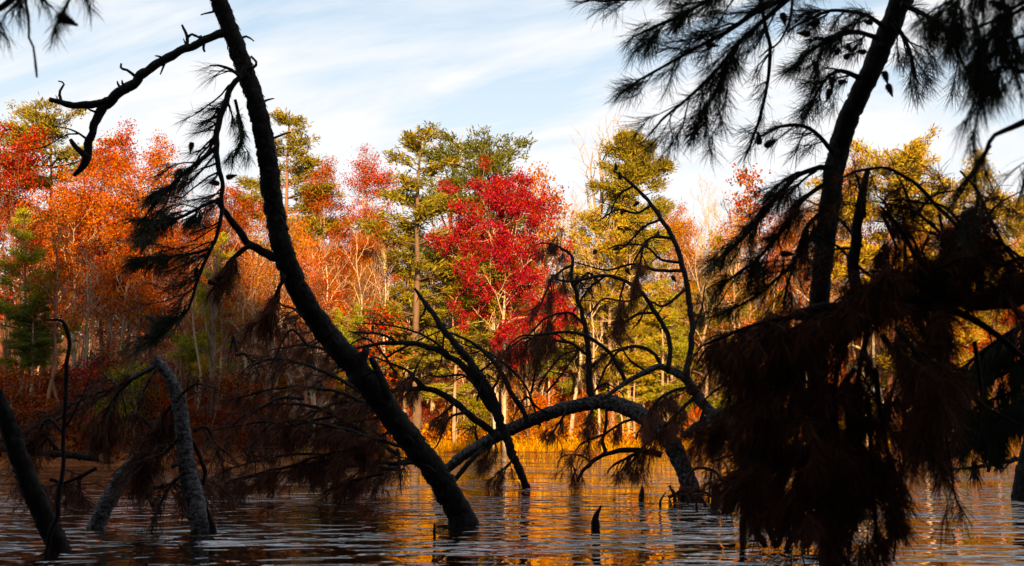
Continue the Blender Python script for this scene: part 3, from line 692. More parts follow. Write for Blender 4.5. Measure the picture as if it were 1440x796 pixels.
# the hanging live bough, left of the trunk
B_ = bough(lp, D(16.8, (346, 92, 6), (335, 110, 8), (320, 136, 9), (309, 165, 10), (304, 200, 9), (306, 228, 8), (312, 256, 7), (312, 290, 6), (308, 320, 6), (298, 348, 5), (284, 376, 5), (270, 420, 4), (256, 446, 4), (228, 464, 3)),
      twigs=40, tlen=0.62, bias=(-0.75, 0, -0.3), needles=13, nlen=0.25, spread=0.42, droop=0.3, t0=0.06, sub=1, w=.004)
bough(lp, D(16.6, (338, 108, 6), (326, 98, 5), (312, 93, 4)), twigs=3, tlen=.25, bias=(-.8, 0, -.5), needles=9, nlen=.3, spread=.3, droop=.4, w=.004, sub=0, tufts=2)
bough(lp, D(16.5, (305, 205, 7), (270, 235, 6), (240, 262, 5), (215, 290, 4)), twigs=11, tlen=.5, bias=(-.5, 0, -.5), needles=17, nlen=.24, spread=.36, droop=.4, sub=1)
bough(lp, D(16.9, (310, 280, 6), (285, 290, 5), (255, 305, 5), (225, 312, 4)), twigs=13, tlen=.45, bias=(-.5, 0, -.35), needles=20, nlen=.24, spread=.36, droop=.4, sub=1)
bough(lp, D(16.7, (296, 350, 5), (270, 356, 4), (240, 362, 3), (215, 364, 3)), twigs=9, tlen=.4, bias=(-.5, 0, -.4), needles=20, nlen=.22, spread=.36, droop=.4, sub=1)
bough(lp, D(16.9, (262, 435, 4), (245, 455, 4), (225, 470, 3)), twigs=6, tlen=.3, bias=(-.6, 0, -.3), needles=20, nlen=.22, spread=.36, droop=.4, sub=1)
bough(lp, D(17.0, (330, 140, 5), (338, 170, 5), (340, 195, 4), (328, 222, 3)), twigs=6, tlen=.22, bias=(0, 0, -.5), needles=6, nlen=.18)
bough(lp, D(17.1, (402, 385, 7), (392, 405, 6), (386, 430, 5), (378, 455, 4)), twigs=9, tlen=.4, bias=(-.3, 0, -.7), needles=9, nlen=.22, dead=True, spread=.45, droop=.4)
for x, y, dx, dz in ((270, 200, -.2, -1), (318, 250, 1, .3), (308, 258, -1, .1), (276, 376, -.1, -1), (292, 396, 1, -.2), (255, 238, -.6, -.6)):
    cone(lp, at(x, y, 16.8), (dx, .2, dz), 0.13)

# ---- the arching fallen pine
A0 = at(970, 688, 26.4)
ap = thing('fallen_pine', (A0[0], A0[1], 0), 'fallen pine trunk arching low over the water in the centre, grey patches on its bark', 'fallen tree')
trunk(ap, P((990, 728, 26.4, 32), (972, 690, 26.4, 32), (957, 650, 26.5, 33), (940, 618, 26.7, 34), (915, 592, 27, 33), (880, 573, 27.3, 30), (845, 565, 27.6, 28), (800, 573, 28, 25), (765, 584, 28.5, 24), (735, 596, 29, 23),
            (700, 612, 29.5, 23), (665, 632, 30.3, 20), (635, 654, 31, 18), (608, 684, 31.4, 16)), M_ARCH, nflake=420, fsize=.06, fat=.74, plate=.1)
limb(ap, D(27.7, (833, 566, 14), (830, 540, 11), (827, 505, 10), (825, 470, 9), (818, 440, 8), (810, 412, 7), (803, 385, 6), (806, 368, 5), (798, 352, 4), (788, 350, 3)), M_TWIG, stubs=6)
limb(ap, D(28.4, (742, 594, 9), (726, 562, 9), (706, 526, 8), (690, 504, 7), (665, 482, 5), (640, 470, 4), (600, 457, 2)), M_TWIG, stubs=6)
limb(ap, D(28.2, (775, 582, 4), (752, 570, 4), (740, 545, 3), (722, 520, 2)), M_TWIG, stubs=2)
limb(ap, D(29.8, (700, 616, 10), (668, 642, 9), (645, 668, 8), (630, 690, 7)), M_TWIG)
limb(ap, D(27.4, (853, 570, 5), (852, 600, 5), (846, 620, 6), (852, 636, 7), (832, 650, 7), (818, 664, 6), (812, 678, 6)), M_TWIG, stubs=2)
limb(ap, D(27.0, (848, 640, 6), (875, 633, 9), (905, 634, 10), (930, 640, 10)), M_TWIG)
for sp, n_, tl in ((((806, 372, 5), (790, 380, 4), (775, 395, 3), (764, 420, 3)), 9, .5), (((808, 402, 5), (826, 384, 4), (838, 392, 3)), 5, .4), (((800, 356, 4), (782, 345, 3), (765, 342, 2)), 7, .4), (((822, 455, 5), (800, 440, 4), (770, 446, 3), (752, 462, 3)), 8, .5),
                   (((827, 500, 5), (800, 482, 5), (765, 478, 4), (735, 476, 3), (708, 500, 2)), 14, .55), (((828, 520, 5), (850, 500, 4), (868, 492, 3)), 6, .4)):
    bough(ap, D(27.7, *sp), twigs=n_, tlen=tl, bias=(-.1, 0, -.5), needles=5, nlen=.2, dead=True, depth=.7, spread=.5, sub=3)
for sp, n_ in ((((800, 572, 5), (790, 590, 4), (778, 606, 3)), 6), (((838, 566, 5), (830, 584, 4), (826, 606, 3)), 7), (((905, 590, 5), (880, 592, 4), (850, 610, 4), (820, 622, 3)), 9), (((930, 612, 6), (912, 620, 5), (895, 640, 4)), 10), (((905, 632, 6), (890, 640, 5), (870, 650, 4)), 9),
               (((832, 650, 4), (815, 640, 3), (795, 640, 2)), 6), (((938, 560, 6), (920, 575, 5), (905, 600, 4)), 8)):
    bough(ap, D(27.0, *sp), twigs=int(n_ * .65) + 1, tlen=.5, bias=(-.1, 0, -1.0), needles=9, nlen=.26, dead=True, spread=.5, droop=.4, w=.006, sub=2)
# ---- the dead limb whose curved branches stand up beside it
L0 = at(1062, 690, 26.5)
dl = thing('dead_limb', (L0[0], L0[1], 0), 'dead curving limb with cones standing up right of the arching trunk', 'fallen limb')
limb(dl, D(26.5, (1075, 710, 20), (1050, 660, 19), (1020, 605, 19), (988, 568, 18), (965, 536, 15), (945, 521, 13), (928, 517, 11), (905, 524, 10), (876, 541, 8), (850, 560, 6)), M_ARCH, stubs=4)
limb(dl, D(26.4, (975, 555, 14), (966, 530, 11), (970, 500, 10), (973, 462, 10), (969, 420, 10), (960, 376, 9), (946, 336, 8), (925, 300, 7), (900, 270, 6), (878, 250, 4), (862, 240, 3)), M_TWIG, stubs=10)
limb(dl, D(26.4, (938, 519, 9), (943, 495, 8), (940, 470, 8), (925, 444, 8), (905, 414, 7), (880, 396, 6), (850, 388, 6), (825, 392, 5), (800, 396, 4), (780, 392, 2)), M_TWIG, stubs=6)
limb(dl, D(26.6, (930, 516, 6), (918, 496, 6), (898, 487, 6), (878, 490, 5), (862, 502, 4), (850, 522, 4), (838, 548, 3)), M_TWIG, stubs=3)
limb(dl, D(26.6, (880, 538, 7), (864, 506, 7), (846, 486, 6), (820, 471, 6), (790, 467, 5), (758, 471, 4), (728, 475, 3), (704, 502, 2)), M_TWIG, stubs=4)
limb(dl, D(26.3, (960, 614, 12), (985, 596, 13), (1010, 580, 14), (1036, 578, 14), (1052, 594, 15), (1064, 630, 15)), M_ARCH)
for sp, n_ in ((((960, 370, 5), (930, 365, 4), (905, 345, 3), (870, 345, 3)), 7), (((945, 335, 5), (915, 335, 4), (895, 360, 3)), 5), (((915, 290, 4), (895, 300, 4), (870, 295, 3), (850, 305, 2)), 7), (((930, 308, 4), (905, 320, 4), (880, 345, 3)), 6),
               (((966, 405, 5), (935, 430, 4), (915, 425, 3), (900, 450, 3)), 6), (((890, 262, 4), (870, 275, 3), (858, 300, 2)), 5), (((920, 440, 5), (890, 445, 4), (865, 465, 3)), 6), (((905, 414, 4), (880, 424, 3), (850, 420, 3), (830, 440, 2)), 7),
               (((850, 389, 4), (830, 404, 4), (812, 430, 3)), 6), (((962, 380, 5), (925, 380, 5), (890, 372, 4), (852, 380, 3), (820, 372, 2)), 8), (((970, 470, 4), (985, 440, 3), (990, 410, 2)), 4)):
    bough(dl, D(26.4, *sp), twigs=n_, tlen=.42, bias=(-.2, 0, -.25), needles=0, sub=3)
for sp in (((878, 395, 4), (872, 420, 3), (868, 445, 3)), ((905, 345, 4), (898, 380, 3), (894, 402, 3)), ((975, 560, 6), (955, 580, 5), (935, 600, 5)), ((990, 575, 6), (985, 600, 5), (985, 625, 4)), ((965, 545, 5), (935, 555, 5), (915, 575, 4)), ((1030, 580, 6), (1010, 600, 5), (1000, 630, 4))):
    bough(dl, D(26.2, *sp), twigs=8, tlen=.45, bias=(0, 0, -1), needles=12, nlen=.26, dead=True, spread=.42, droop=.5, w=.006)
for x, y in ((866, 240), (872, 252), (876, 294), (898, 284), (906, 348), (870, 348), (838, 352), (925, 334), (893, 374), (880, 378), (945, 388)):
    cone(dl, at(x, y, 26.3), R.normal(0, 1, 3), 0.15)
# ---- the fan-shaped snag crossing in front of the arch
S0 = at(737, 678, 28.9)
fs = thing('dead_snag', (S0[0], S0[1], 0), 'thin dead snag with a sharp tip and fanning branches crossing the arching trunk', 'dead tree')
limb(fs, D(28.2, (583, 405, 4), (600, 428, 8), (620, 458, 10), (645, 490, 12), (668, 520, 14), (685, 550, 16), (700, 580, 16), (712, 615, 15), (723, 645, 14), (736, 675, 13), (746, 700, 12)), M_BARK, 'trunk', step=.04, stubs=8, plate=.12)
limb(fs, D(28.3, (702, 592, 13), (690, 572, 14), (672, 545, 12), (650, 515, 11), (625, 497, 10), (592, 485, 9), (560, 482, 8), (525, 485, 6), (500, 490, 4), (470, 496, 2)), M_BARK, stubs=6)
limb(fs, D(28.4, (700, 618, 12), (668, 588, 12), (640, 566, 11), (615, 551, 10), (590, 546, 9), (560, 548, 8), (530, 550, 5), (505, 545, 3)), M_BARK, stubs=5)
limb(fs, D(28.3, (600, 427, 4), (596, 440, 4), (590, 447, 2)), M_TWIG)
for sp, n_ in ((((640, 508, 5), (610, 480, 4), (570, 462, 3), (520, 455, 2)), 8), (((668, 540, 5), (650, 528, 4), (620, 530, 3)), 5), (((560, 482, 5), (535, 470, 4), (505, 468, 3)), 6), (((592, 546, 5), (570, 520, 4), (535, 505, 3)), 6), (((690, 552, 4), (702, 530, 4), (704, 510, 3)), 3), (((655, 578, 5), (630, 590, 4), (618, 620, 3)), 6), (((625, 455, 4), (623, 490, 3), (618, 515, 2)), 4)):
    bough(fs, D(28.2, *sp), twigs=n_, tlen=.45, bias=(-.2, 0, -.1), needles=0, sub=3)
for sp in (((640, 566, 5), (625, 580, 4), (612, 590, 3)), ((600, 546, 5), (580, 530, 4), (565, 540, 3)), ((700, 600, 5), (690, 630, 4), (680, 650, 4)), ((724, 640, 4), (715, 655, 3), (700, 665, 2))):
    bough(fs, D(28.0, *sp), twigs=7, tlen=.4, bias=(-.2, 0, -.8), needles=9, nlen=.24, dead=True, spread=.5, w=.006, droop=.4)

# ---- dead crown lying in the water behind the leaning trunk
K0 = at(470, 690, 24)
dc = thing('toppled_pine', (K0[0], K0[1], 0), 'tangled dead pine crown lying in the water left of and behind the leaning trunk', 'fallen tree')
for k, sp in enumerate(([(600, 640), (540, 620), (470, 600), (400, 590), (320, 600)], [(590, 620), (540, 580), (470, 550), (400, 545), (330, 560)], [(580, 610), (520, 560), (450, 520), (390, 505), (350, 515)], [(560, 640), (500, 600), (430, 570), (360, 575), (300, 620)],
                        [(600, 650), (540, 650), (470, 640), (400, 640), (320, 660)], [(575, 600), (520, 540), (470, 500), (430, 485), (395, 490)], [(560, 660), (500, 655), (440, 660), (370, 668), (330, 676)], [(590, 640), (540, 660), (500, 680)], [(570, 600), (520, 575), (480, 565), (430, 590), (400, 620)],
                        [(540, 560), (500, 520), (455, 480), (420, 440), (400, 430)])):
    Y = 21.5 + 0.35 * k
    n_ = len(sp)
    bough(dc, P(*[(x, y, Y + .2 * i, 7 - 5 * i / n_) for i, (x, y) in enumerate(sp)]), twigs=15, tlen=.55, bias=(-.25, 0, -.35), needles=9, nlen=.2, dead=True, spread=.5, w=.006, sub=2, t0=.15, mtl=M_TWIG)
for x0, x1, y in ((330, 420, 668), (430, 520, 640), (500, 560, 620), (380, 470, 600), (470, 540, 680), (440, 540, 600), (420, 520, 650)):
    bough(dc, P((x1, y - 15, 22.5, 5), ((x0 + x1) / 2, y - 5, 22.6, 4), (x0, y + 6, 22.8, 3)), twigs=15, tlen=.4, bias=(-.2, 0, -.8), needles=16, nlen=.24, dead=True, spread=.5, w=.006, droop=.4, sub=1)

# ---- grey broken snag and the logs at left
G0 = at(283, 745, 16.4)
gs = thing('broken_snag', (G0[0], G0[1], 0), 'pale grey broken snag with flaking bark leaning out of the water at left', 'dead tree')
trunk(gs, D(16.4, (292, 790, 32), (283, 748, 31), (276, 712, 29), (267, 672, 27), (261, 636, 25), (257, 605, 23), (254, 575, 22), (245, 545, 20), (232, 521, 17), (219, 507, 14)), M_GREY, sides=18, step=.05, plate=.06, nflake=140, fsize=.04, jag=.05, fat=.92)
limb(gs, D(16.3, (303, 765, 14), (299, 742, 11), (294, 724, 6), (291, 712, 2)), M_BARK, 'splinter', plate=.15, jag=.04)
limb(gs, D(16.5, (268, 618, 6), (276, 632, 7), (283, 648, 8), (288, 664, 7), (286, 682, 4)), M_BARK, 'broken_stub', plate=.12)
bough(gs, D(16.5, (250, 560, 6), (225, 590, 5), (205, 630, 4)), twigs=9, tlen=.5, bias=(-.2, 0, -1), needles=20, nlen=.22, dead=True)
lg = thing('leaning_log', tuple(np.array([*at(138, 738, 17)[:2], 0])), 'dark peeling log propped from the water against the grey snag', 'log')
trunk(lg, D(17.0, (122, 775, 24), (136, 738, 23), (152, 706, 23), (168, 678, 22), (190, 650, 21), (218, 624, 20), (250, 600, 17)), M_GREY, sides=14, step=.06, plate=.08, nflake=160, fsize=.05, fat=1.0)
lg2 = thing('fallen_log', tuple(np.array([*at(30, 610, 21)[:2], 0])), 'long thin dark log slanting up to the top of the grey snag', 'log')
trunk(lg2, P((-20, 628, 22, 9), (40, 606, 21.4, 11), (90, 585, 20.6, 12), (140, 558, 19.6, 13), (185, 532, 18.4, 14), (222, 512, 17.2, 14)), M_TWIG, fat=.5, sides=10, step=.08, plate=.08, nflake=80, fsize=.04)
bough(lg2, P((222, 512, 17.2, 6), (180, 536, 18, 5), (120, 560, 19, 5), (60, 590, 20, 3)), twigs=22, tlen=.45, bias=(-.2, 0, -.3), needles=5, nlen=.2, dead=True, spread=.6, sub=2)
bough(lg2, P((185, 534, 18, 6), (160, 560, 18, 5), (140, 600, 18, 4)), twigs=10, tlen=.5, bias=(0, 0, -1), needles=16, nlen=.22, dead=True)
for sp in (((262, 660, 6), (235, 690, 5), (215, 735, 4)), ((250, 560, 5), (275, 540, 4), (300, 545, 2)), ((225, 515, 5), (205, 545, 4), (190, 590, 3)), ((258, 610, 6), (225, 640, 5), (180, 655, 3))):
    bough(gs, D(16.3, *sp), twigs=9, tlen=.4, bias=(-.1, 0, -.1), needles=2, nlen=.16, dead=True, spread=.6, mtl=M_ARCH)
lg3 = thing('fallen_log', tuple(np.array([*at(40, 650, 20)[:2], 0])), 'dark log lying low at left, its broken end coloured bright orange as if sunlit', 'log')
trunk(lg3, P((-30, 624, 20.5, 8), (40, 636, 20.2, 10), (100, 640, 19.8, 11), (146, 646, 19.5, 13)), M_BARK, sides=10, step=.08, plate=.14, nflake=120, fsize=.05)
limb(lg3, P((145, 645, 19.4, 15), (152, 646, 19.2, 14), (160, 650, 19.1, 6)), M_SUNLIT_END, 'broken_end', jag=.02, plate=.1)
et = thing('tree_stump', tuple(np.array([*at(82, 770, 14)[:2], 0])), 'dark leaning trunk rising from the water at the left edge of the photo', 'dead tree')
trunk(et, D(14.0, (98, 810, 36), (82, 768, 35), (66, 735, 34), (45, 690, 32), (26, 640, 30), (10, 592, 27), (-4, 555, 22)), M_BARK, sides=18, step=.04, plate=.07, jag=.06)
st = thing('bent_stem', tuple(np.array([*at(68, 780, 13.5)[:2], 0])), 'thin black bent stem standing in front of the left shore', 'dead sapling')
limb(st, D(13.5, (60, 806, 8), (70, 762, 8), (80, 715, 8), (88, 640, 7), (92, 570, 7), (95, 500, 7), (95, 470, 7), (88, 454, 6), (76, 451, 4), (66, 450, 3)), M_TWIG, 'stem')
bough(st, D(13.5, (92, 600, 4), (110, 570, 3), (125, 535, 2)), twigs=3, tlen=.3, bias=(0, 0, .2), needles=0)
bp_ = thing('dead_brush', tuple(np.array([*at(150, 720, 17.5)[:2], 0])), 'heap of dead pine branches tangled round the logs at left', 'brush')
for k in range(15):
    x, y = R.uniform(-10, 290), R.uniform(560, 690); Y = R.uniform(17.5, 21)
    dx = R.uniform(-70, -20) if R.uniform() < .6 else R.uniform(20, 60)
    bough(bp_, P((x, y, Y, 6), (x + dx * .5, y + R.uniform(-25, 25), Y + .1, 5), (x + dx, y + R.uniform(0, 45), Y + .2, 3)), twigs=10, tlen=.5, bias=(0, 0, -.35), needles=5, nlen=.2, dead=True, spread=.55, w=.005, droop=.3)

# ---- the right-hand pine
Q0 = at(1168, 790, 12.4)
rp = thing('pine_tree', (Q0[0], Q0[1], 0), 'dark near pine with drooping needle boughs and cones, right of centre', 'pine tree')
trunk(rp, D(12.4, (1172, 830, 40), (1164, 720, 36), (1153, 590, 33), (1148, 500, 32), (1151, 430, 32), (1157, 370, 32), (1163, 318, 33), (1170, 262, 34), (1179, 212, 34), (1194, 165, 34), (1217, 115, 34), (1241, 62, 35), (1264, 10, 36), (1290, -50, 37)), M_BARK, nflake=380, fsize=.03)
NL = dict(nlen=.19, spread=.5, droop=.12, w=.0036)
for sp, n_, tl, bs in ((((1250, -30, 10), (1120, -28, 8), (1000, -15, 7), (920, -4, 5), (850, 2, 4)), 13, .33, (-.5, 0, -.25)),
                       (((1200, -30, 9), (1090, 5, 8), (1020, 45, 7), (960, 78, 5), (900, 112, 4)), 17, .34, (-.5, 0, -.35)),
                       (((1120, -10, 8), (1050, 50, 7), (1010, 95, 6), (970, 135, 5), (935, 165, 4)), 17, .32, (-.4, 0, -.55)),
                       (((1060, -20, 7), (1000, 0, 6), (950, 25, 5), (905, 45, 4)), 12, .3, (-.5, 0, -.4)),
                       (((1040, 60, 6), (1020, 100, 5), (1000, 140, 4), (985, 170, 3)), 10, .28, (-.2, 0, -.8))):
    bough(rp, D(10.2, *sp), twigs=n_, tlen=tl, bias=bs, needles=19, t0=.15, sub=1, **NL)
for sp, n_, tl, bs, nd in ((((1070, -20, 6), (1075, 30, 6), (1083, 75, 6), (1078, 125, 5), (1068, 165, 5), (1055, 205, 4)), 11, .25, (-.2, 0, -.4), 8),
                       (((1116, -10, 4), (1110, 30, 4), (1096, 60, 3), (1080, 70, 3)), 5, .2, (-.2, 0, -.3), 3),
                       (((1238, 55, 8), (1195, 45, 7), (1155, 62, 6), (1120, 88, 4)), 12, .3, (-.4, 0, -.5), 30),
                       (((1245, 40, 7), (1215, 20, 6), (1170, 15, 5), (1130, 30, 4)), 10, .28, (-.4, 0, -.4), 24),
                       (((1210, 110, 8), (1180, 100, 6), (1155, 118, 5), (1140, 150, 4)), 9, .26, (-.3, 0, -.6), 22),
                       (((1172, 215, 7), (1140, 180, 6), (1105, 176, 5), (1072, 190, 4)), 9, .22, (-.3, 0, -.4), 10),
                       (((1172, 235, 9), (1135, 240, 8), (1098, 268, 7), (1062, 312, 6), (1025, 352, 5)), 20, .34, (-.35, 0, -.55), 24),
                       (((1168, 255, 8), (1130, 280, 7), (1100, 325, 6), (1062, 366, 5), (1020, 396, 4)), 20, .34, (-.3, 0, -.7), 22),
                       (((1164, 290, 7), (1135, 320, 6), (1118, 365, 5), (1105, 410, 4)), 12, .3, (-.2, 0, -.8), 20),
                       (((1165, 300, 6), (1110, 375, 5), (1060, 418, 4), (1018, 440, 3)), 12, .3, (-.4, 0, -.4), 20),
                       (((1180, 210, 6), (1170, 240, 5), (1168, 290, 4)), 7, .25, (0, -.3, -1), 30),
                       (((1268, 5, 8), (1300, 20, 7), (1330, 45, 6), (1352, 85, 4)), 12, .32, (.2, 0, -.6), 22),
                       (((1255, 30, 7), (1275, 60, 6), (1285, 95, 4)), 7, .28, (.2, 0, -.9), 24)):
    bough(rp, D(12.0, *sp), twigs=n_, tlen=tl, bias=bs, needles=int(nd * .8), t0=.12, sub=1, nlen=.2, spread=.5, droop=.2, w=.004)
for x, y, dx, dz in ((1068, 203, -.1, 1), (1076, 206, .8, .6), (1170, 108, 0, -1), (1168, 125, -.3, -.9), (1100, 18, .2, -.8), (1153, 30, -.8, -.2), (1248, 118, .4, -1), (1243, 100, .3, -1), (1098, 357, .9, 0), (1140, 48, -.9, .1), (992, 62, .9, -.1)):
    cone(rp, at(x, y, 11.6), (dx, .1, dz), .11)
for k in range(10):
    cone(rp, at(1195 + R.uniform(-30, 40), 80 + R.uniform(-50, 60), 11.9), R.normal(0, 1, 3), .09)
# ---- near bough from a tree beyond the right edge
rb = thing('pine_bough', tuple(at(1640, 200, 7.2)), 'blurred near pine bough hanging in at the top right corner', 'branch')
limb(rb, P((1640, 60, 7.4, 34), (1560, 100, 7.2, 26), (1500, 140, 7.1, 18), (1440, 172, 7, 12), (1412, 182, 7, 9), (1390, 204, 7, 7), (1372, 238, 7, 7), (1345, 268, 7, 4)), M_TWIG)
for sp, n_, nd in ((((1560, -60, 10), (1480, -20, 8), (1420, 15, 6), (1370, 40, 4), (1330, 30, 3)), 12, 22), (((1500, -60, 8), (1420, -30, 6), (1360, -10, 5), (1310, 15, 3)), 12, 24), (((1500, 140, 7), (1450, 105, 6), (1405, 95, 5), (1380, 118, 4), (1368, 150, 3)), 8, 16), (((1480, 60, 7), (1440, 50, 6), (1405, 70, 5), (1375, 95, 4)), 9, 18),
                   (((1440, 10, 6), (1400, 40, 5), (1380, 85, 3)), 8, 22), (((1392, 205, 6), (1372, 235, 5), (1352, 270, 4)), 5, 12), (((1500, 200, 6), (1450, 230, 5), (1440, 262, 3)), 4, 4)):
    bough(rb, D(7.0, *sp), twigs=n_, tlen=.2, bias=(-.1, 0, -.8), needles=nd, nlen=.16, spread=.3, droop=.6, w=.003, sub=1)
cone(rb, at(1415, 12, 7), (-.8, .1, .4), .09)
# ---- near twigs at the top left corner
lb = thing('pine_bough', tuple(at(-160, -60, 7.0)), 'small needle sprays and a cone hanging in at the top left corner', 'branch')
limb(lb, D(7.0, (-160, -60, 26), (-80, -50, 18), (-10, 5, 12), (14, -2, 12), (50, -14, 12)), M_TWIG)
limb(lb, D(7.0, (33, -20, 6), (36, 15, 5), (44, 60, 4), (50, 92, 4), (52, 103, 5), (52, 109, 3)), M_TWIG)
bough(lb, D(7.0, (110, -40, 4), (97, 2, 4), (86, 22, 4), (78, 38, 3), (74, 52, 3)), twigs=5, tlen=.06, bias=(-.1, 0, -1), needles=14, nlen=.10, spread=.35, droop=.3, w=.0025, sub=0, t0=.5)
for sp in (((-20, 0, 6), (-5, 20, 4), (4, 40, 3)), ((40, -12, 5), (22, 6, 4), (10, 18, 3)), ((50, -10, 4), (60, -2, 3), (66, 4, 3)), ((-20, 30, 4), (0, 42, 3), (8, 52, 3)), ((20, -5, 5), (30, 5, 4), (26, 20, 3)), ((110, -10, 3), (118, -5, 3), (124, 0, 2))):
    bough(lb, D(7.0, *sp), twigs=5, tlen=.08, bias=(.1, 0, -1), needles=7, nlen=.12, spread=.3, droop=.3, w=.0025, sub=0)
cone(lb, at(82, 22, 7.0), (1, .1, -.5), .105)

# ---- the dead pine top hanging over the water at right
dt = thing('dead_pine_top', tuple(at(1480, 760, 10.6)), 'big mass of brown dead pine needles hanging down to the water at right', 'fallen tree')
limb(dt, P((1600, 360, 10.8, 60), (1500, 395, 10.7, 52), (1440, 408, 10.6, 44), (1392, 424, 10.6, 36), (1345, 420, 10.6, 26), (1292, 416, 10.5, 20), (1225, 420, 10.4, 16), (1165, 432, 10.3, 18), (1128, 442, 10.2, 20)), M_TWIG, 'limb', sides=12, step=.04)
limb(dt, D(10.4, (1122, 446, 14), (1126, 441, 18), (1132, 440, 19)), M_GREY, 'broken_end')
limb(dt, D(10.5, (1220, 240, 8), (1214, 270, 15), (1206, 320, 18), (1200, 380, 20), (1205, 440, 22)), M_TWIG, 'broken_stub', jag=.03)
for p in (((1170, 262, 4), (1195, 244, 6), (1232, 236, 7), (1270, 246, 8), (1310, 282, 9), (1345, 318, 10), (1375, 368, 12), (1384, 420, 14)), ((1238, 290, 6), (1266, 322, 10), (1292, 372, 12), (1318, 425, 14)), ((1130, 320, 4), (1180, 350, 6), (1230, 390, 8), (1300, 400, 10), (1360, 425, 12)),
          ((1250, 282, 4), (1300, 284, 6), (1340, 300, 7), (1362, 350, 8), (1376, 410, 9)), ((1460, 520, 14), (1400, 470, 16), (1350, 440, 18), (1290, 430, 18)), ((1440, 380, 9), (1405, 335, 9), (1375, 270, 7), (1350, 240, 5)), ((1480, 395, 7), (1420, 350, 8), (1400, 345, 8), (1385, 370, 7), (1380, 400, 8)), ((1010, 500, 4), (1060, 466, 6), (1130, 440, 9), (1220, 424, 12)),
          ((1440, 600, 5), (1400, 580, 6), (1340, 540, 8), (1280, 470, 10)), ((1370, 640, 4), (1380, 560, 8), (1370, 480, 12)), ((1265, 640, 6), (1268, 690, 7), (1262, 740, 6), (1256, 790, 5))):
    limb(dt, D(10.5, *[(a, b, c * .72) for a, b, c in p]), M_TWIG, sides=7, stubs=4)
MASS = ((1200, 440, 1000, 505, 0), (1190, 440, 1012, 570, 1), (1170, 450, 1020, 640, 2), (1150, 470, 1040, 700, 0), (1140, 500, 1062, 745, 1), (1150, 520, 1092, 760, 2), (1170, 540, 1130, 785, 0), (1190, 560, 1165, 795, 1), (1200, 580, 1195, 795, 2), (1220, 560, 1232, 780, 0), (1230, 520, 1262, 740, 1),
        (1150, 440, 1040, 520, 2), (1140, 445, 1062, 600, 0), (1160, 445, 1100, 640, 1), (1180, 450, 1140, 680, 2), (1200, 460, 1180, 690, 0), (1220, 470, 1215, 690, 1), (1240, 470, 1270, 660, 2), (1260, 460, 1310, 640, 0), (1290, 440, 1340, 700, 1), (1300, 440, 1330, 600, 2),
        (1240, 400, 1180, 470, 0), (1260, 380, 1210, 440, 1), (1290, 385, 1260, 440, 2), (1320, 430, 1310, 520, 0), (1120, 560, 1050, 680, 1), (1160, 600, 1110, 740, 0), (1200, 600, 1150, 730, 2), (1200, 520, 1120, 660, 1))
for x0, y0, x1, y1, k in MASS:
    Y = 10.2 + .35 * k + R.normal(0, .15)
    xm, ym = x0 * .45 + x1 * .55 + R.uniform(-15, 15), y0 * .6 + y1 * .4 - 15
    bough(dt, P((x0, y0, Y, 9), (xm, ym, Y - .1, 7), (x1, y1 - 25, Y - .15, 4)), twigs=11, tlen=.33, bias=((x1 - x0) / 420 + R.normal(0, .12), -.1, -.6), needles=R.integers(8, 17), nlen=R.uniform(.17, .27), spread=.42, droop=.45, dead=True, t0=.1, sub=2, w=.0045, side=1.1)
for sp in (((1240, 300, 5), (1260, 350, 4), (1250, 390, 3)), ((1270, 320, 5), (1290, 350, 4), (1285, 390, 3)), ((1320, 300, 5), (1330, 340, 4), (1345, 380, 3)), ((1360, 330, 5), (1340, 370, 4), (1310, 390, 3)), ((1390, 330, 4), (1410, 370, 3), (1430, 390, 3)), ((1376, 270, 5), (1372, 300, 4), (1365, 330, 3))):
    bough(dt, D(10.6, *sp), twigs=7, tlen=.28, bias=(0, 0, -.3), needles=10, nlen=.18, dead=True)
for k in range(30):
    x, y = R.uniform(1190, 1430), R.uniform(300, 440); dx, dy = R.uniform(-90, 90), R.uniform(-70, 60)
    bough(dt, D(R.uniform(10.2, 11.2), (x, y, 5), (x + dx * .5, y + dy * .5 - 12, 4), (x + dx, y + dy, 2)), twigs=7, tlen=.22, bias=(R.normal(0, .3), 0, -.25), needles=R.integers(0, 9), nlen=.17, dead=True, spread=.55, droop=.3, sub=1, w=.0045)
# green bough and trunk at the right edge
gb = thing('pine_bough', tuple(at(1560, 480, 13)), 'green needle bough drooping over the water at the right edge', 'branch')
for sp in (((1560, 470, 14), (1480, 490, 10), (1420, 520, 7), (1360, 555, 4)), ((1560, 500, 10), (1470, 540, 7), (1400, 560, 5), (1345, 590, 3)), ((1520, 560, 9), (1450, 575, 7), (1400, 590, 5), (1360, 600, 3)), ((1540, 440, 9), (1460, 450, 7), (1400, 480, 5), (1350, 520, 3))):
    bough(gb, D(13, *sp), twigs=16, tlen=.35, bias=(-.2, 0, -.6), needles=20, nlen=.2, spread=.35, droop=.6)
wt_ = thing('tree_stump', tuple(np.array([*at(1440, 700, 24)[:2], 0])), 'dark stump standing in the water at the right edge of the photo', 'stump')
trunk(wt_, D(24, (1434, 720, 34), (1438, 690, 32), (1444, 650, 28), (1450, 620, 24), (1456, 590, 18)), M_BARK, sides=16, step=.05, plate=.08, jag=.05)
db = thing('dead_branch', tuple(np.array([*at(1395, 660, 30)[:2], 0])), 'dead branch with stubs lying on the water near the right edge', 'branch')
limb(db, D(30, (1330, 650, 4), (1370, 622, 5), (1410, 605, 6), (1460, 580, 7)), M_TWIG); limb(db, D(30, (1390, 664, 5), (1394, 645, 9), (1396, 630, 6), (1410, 610, 5)), M_TWIG)
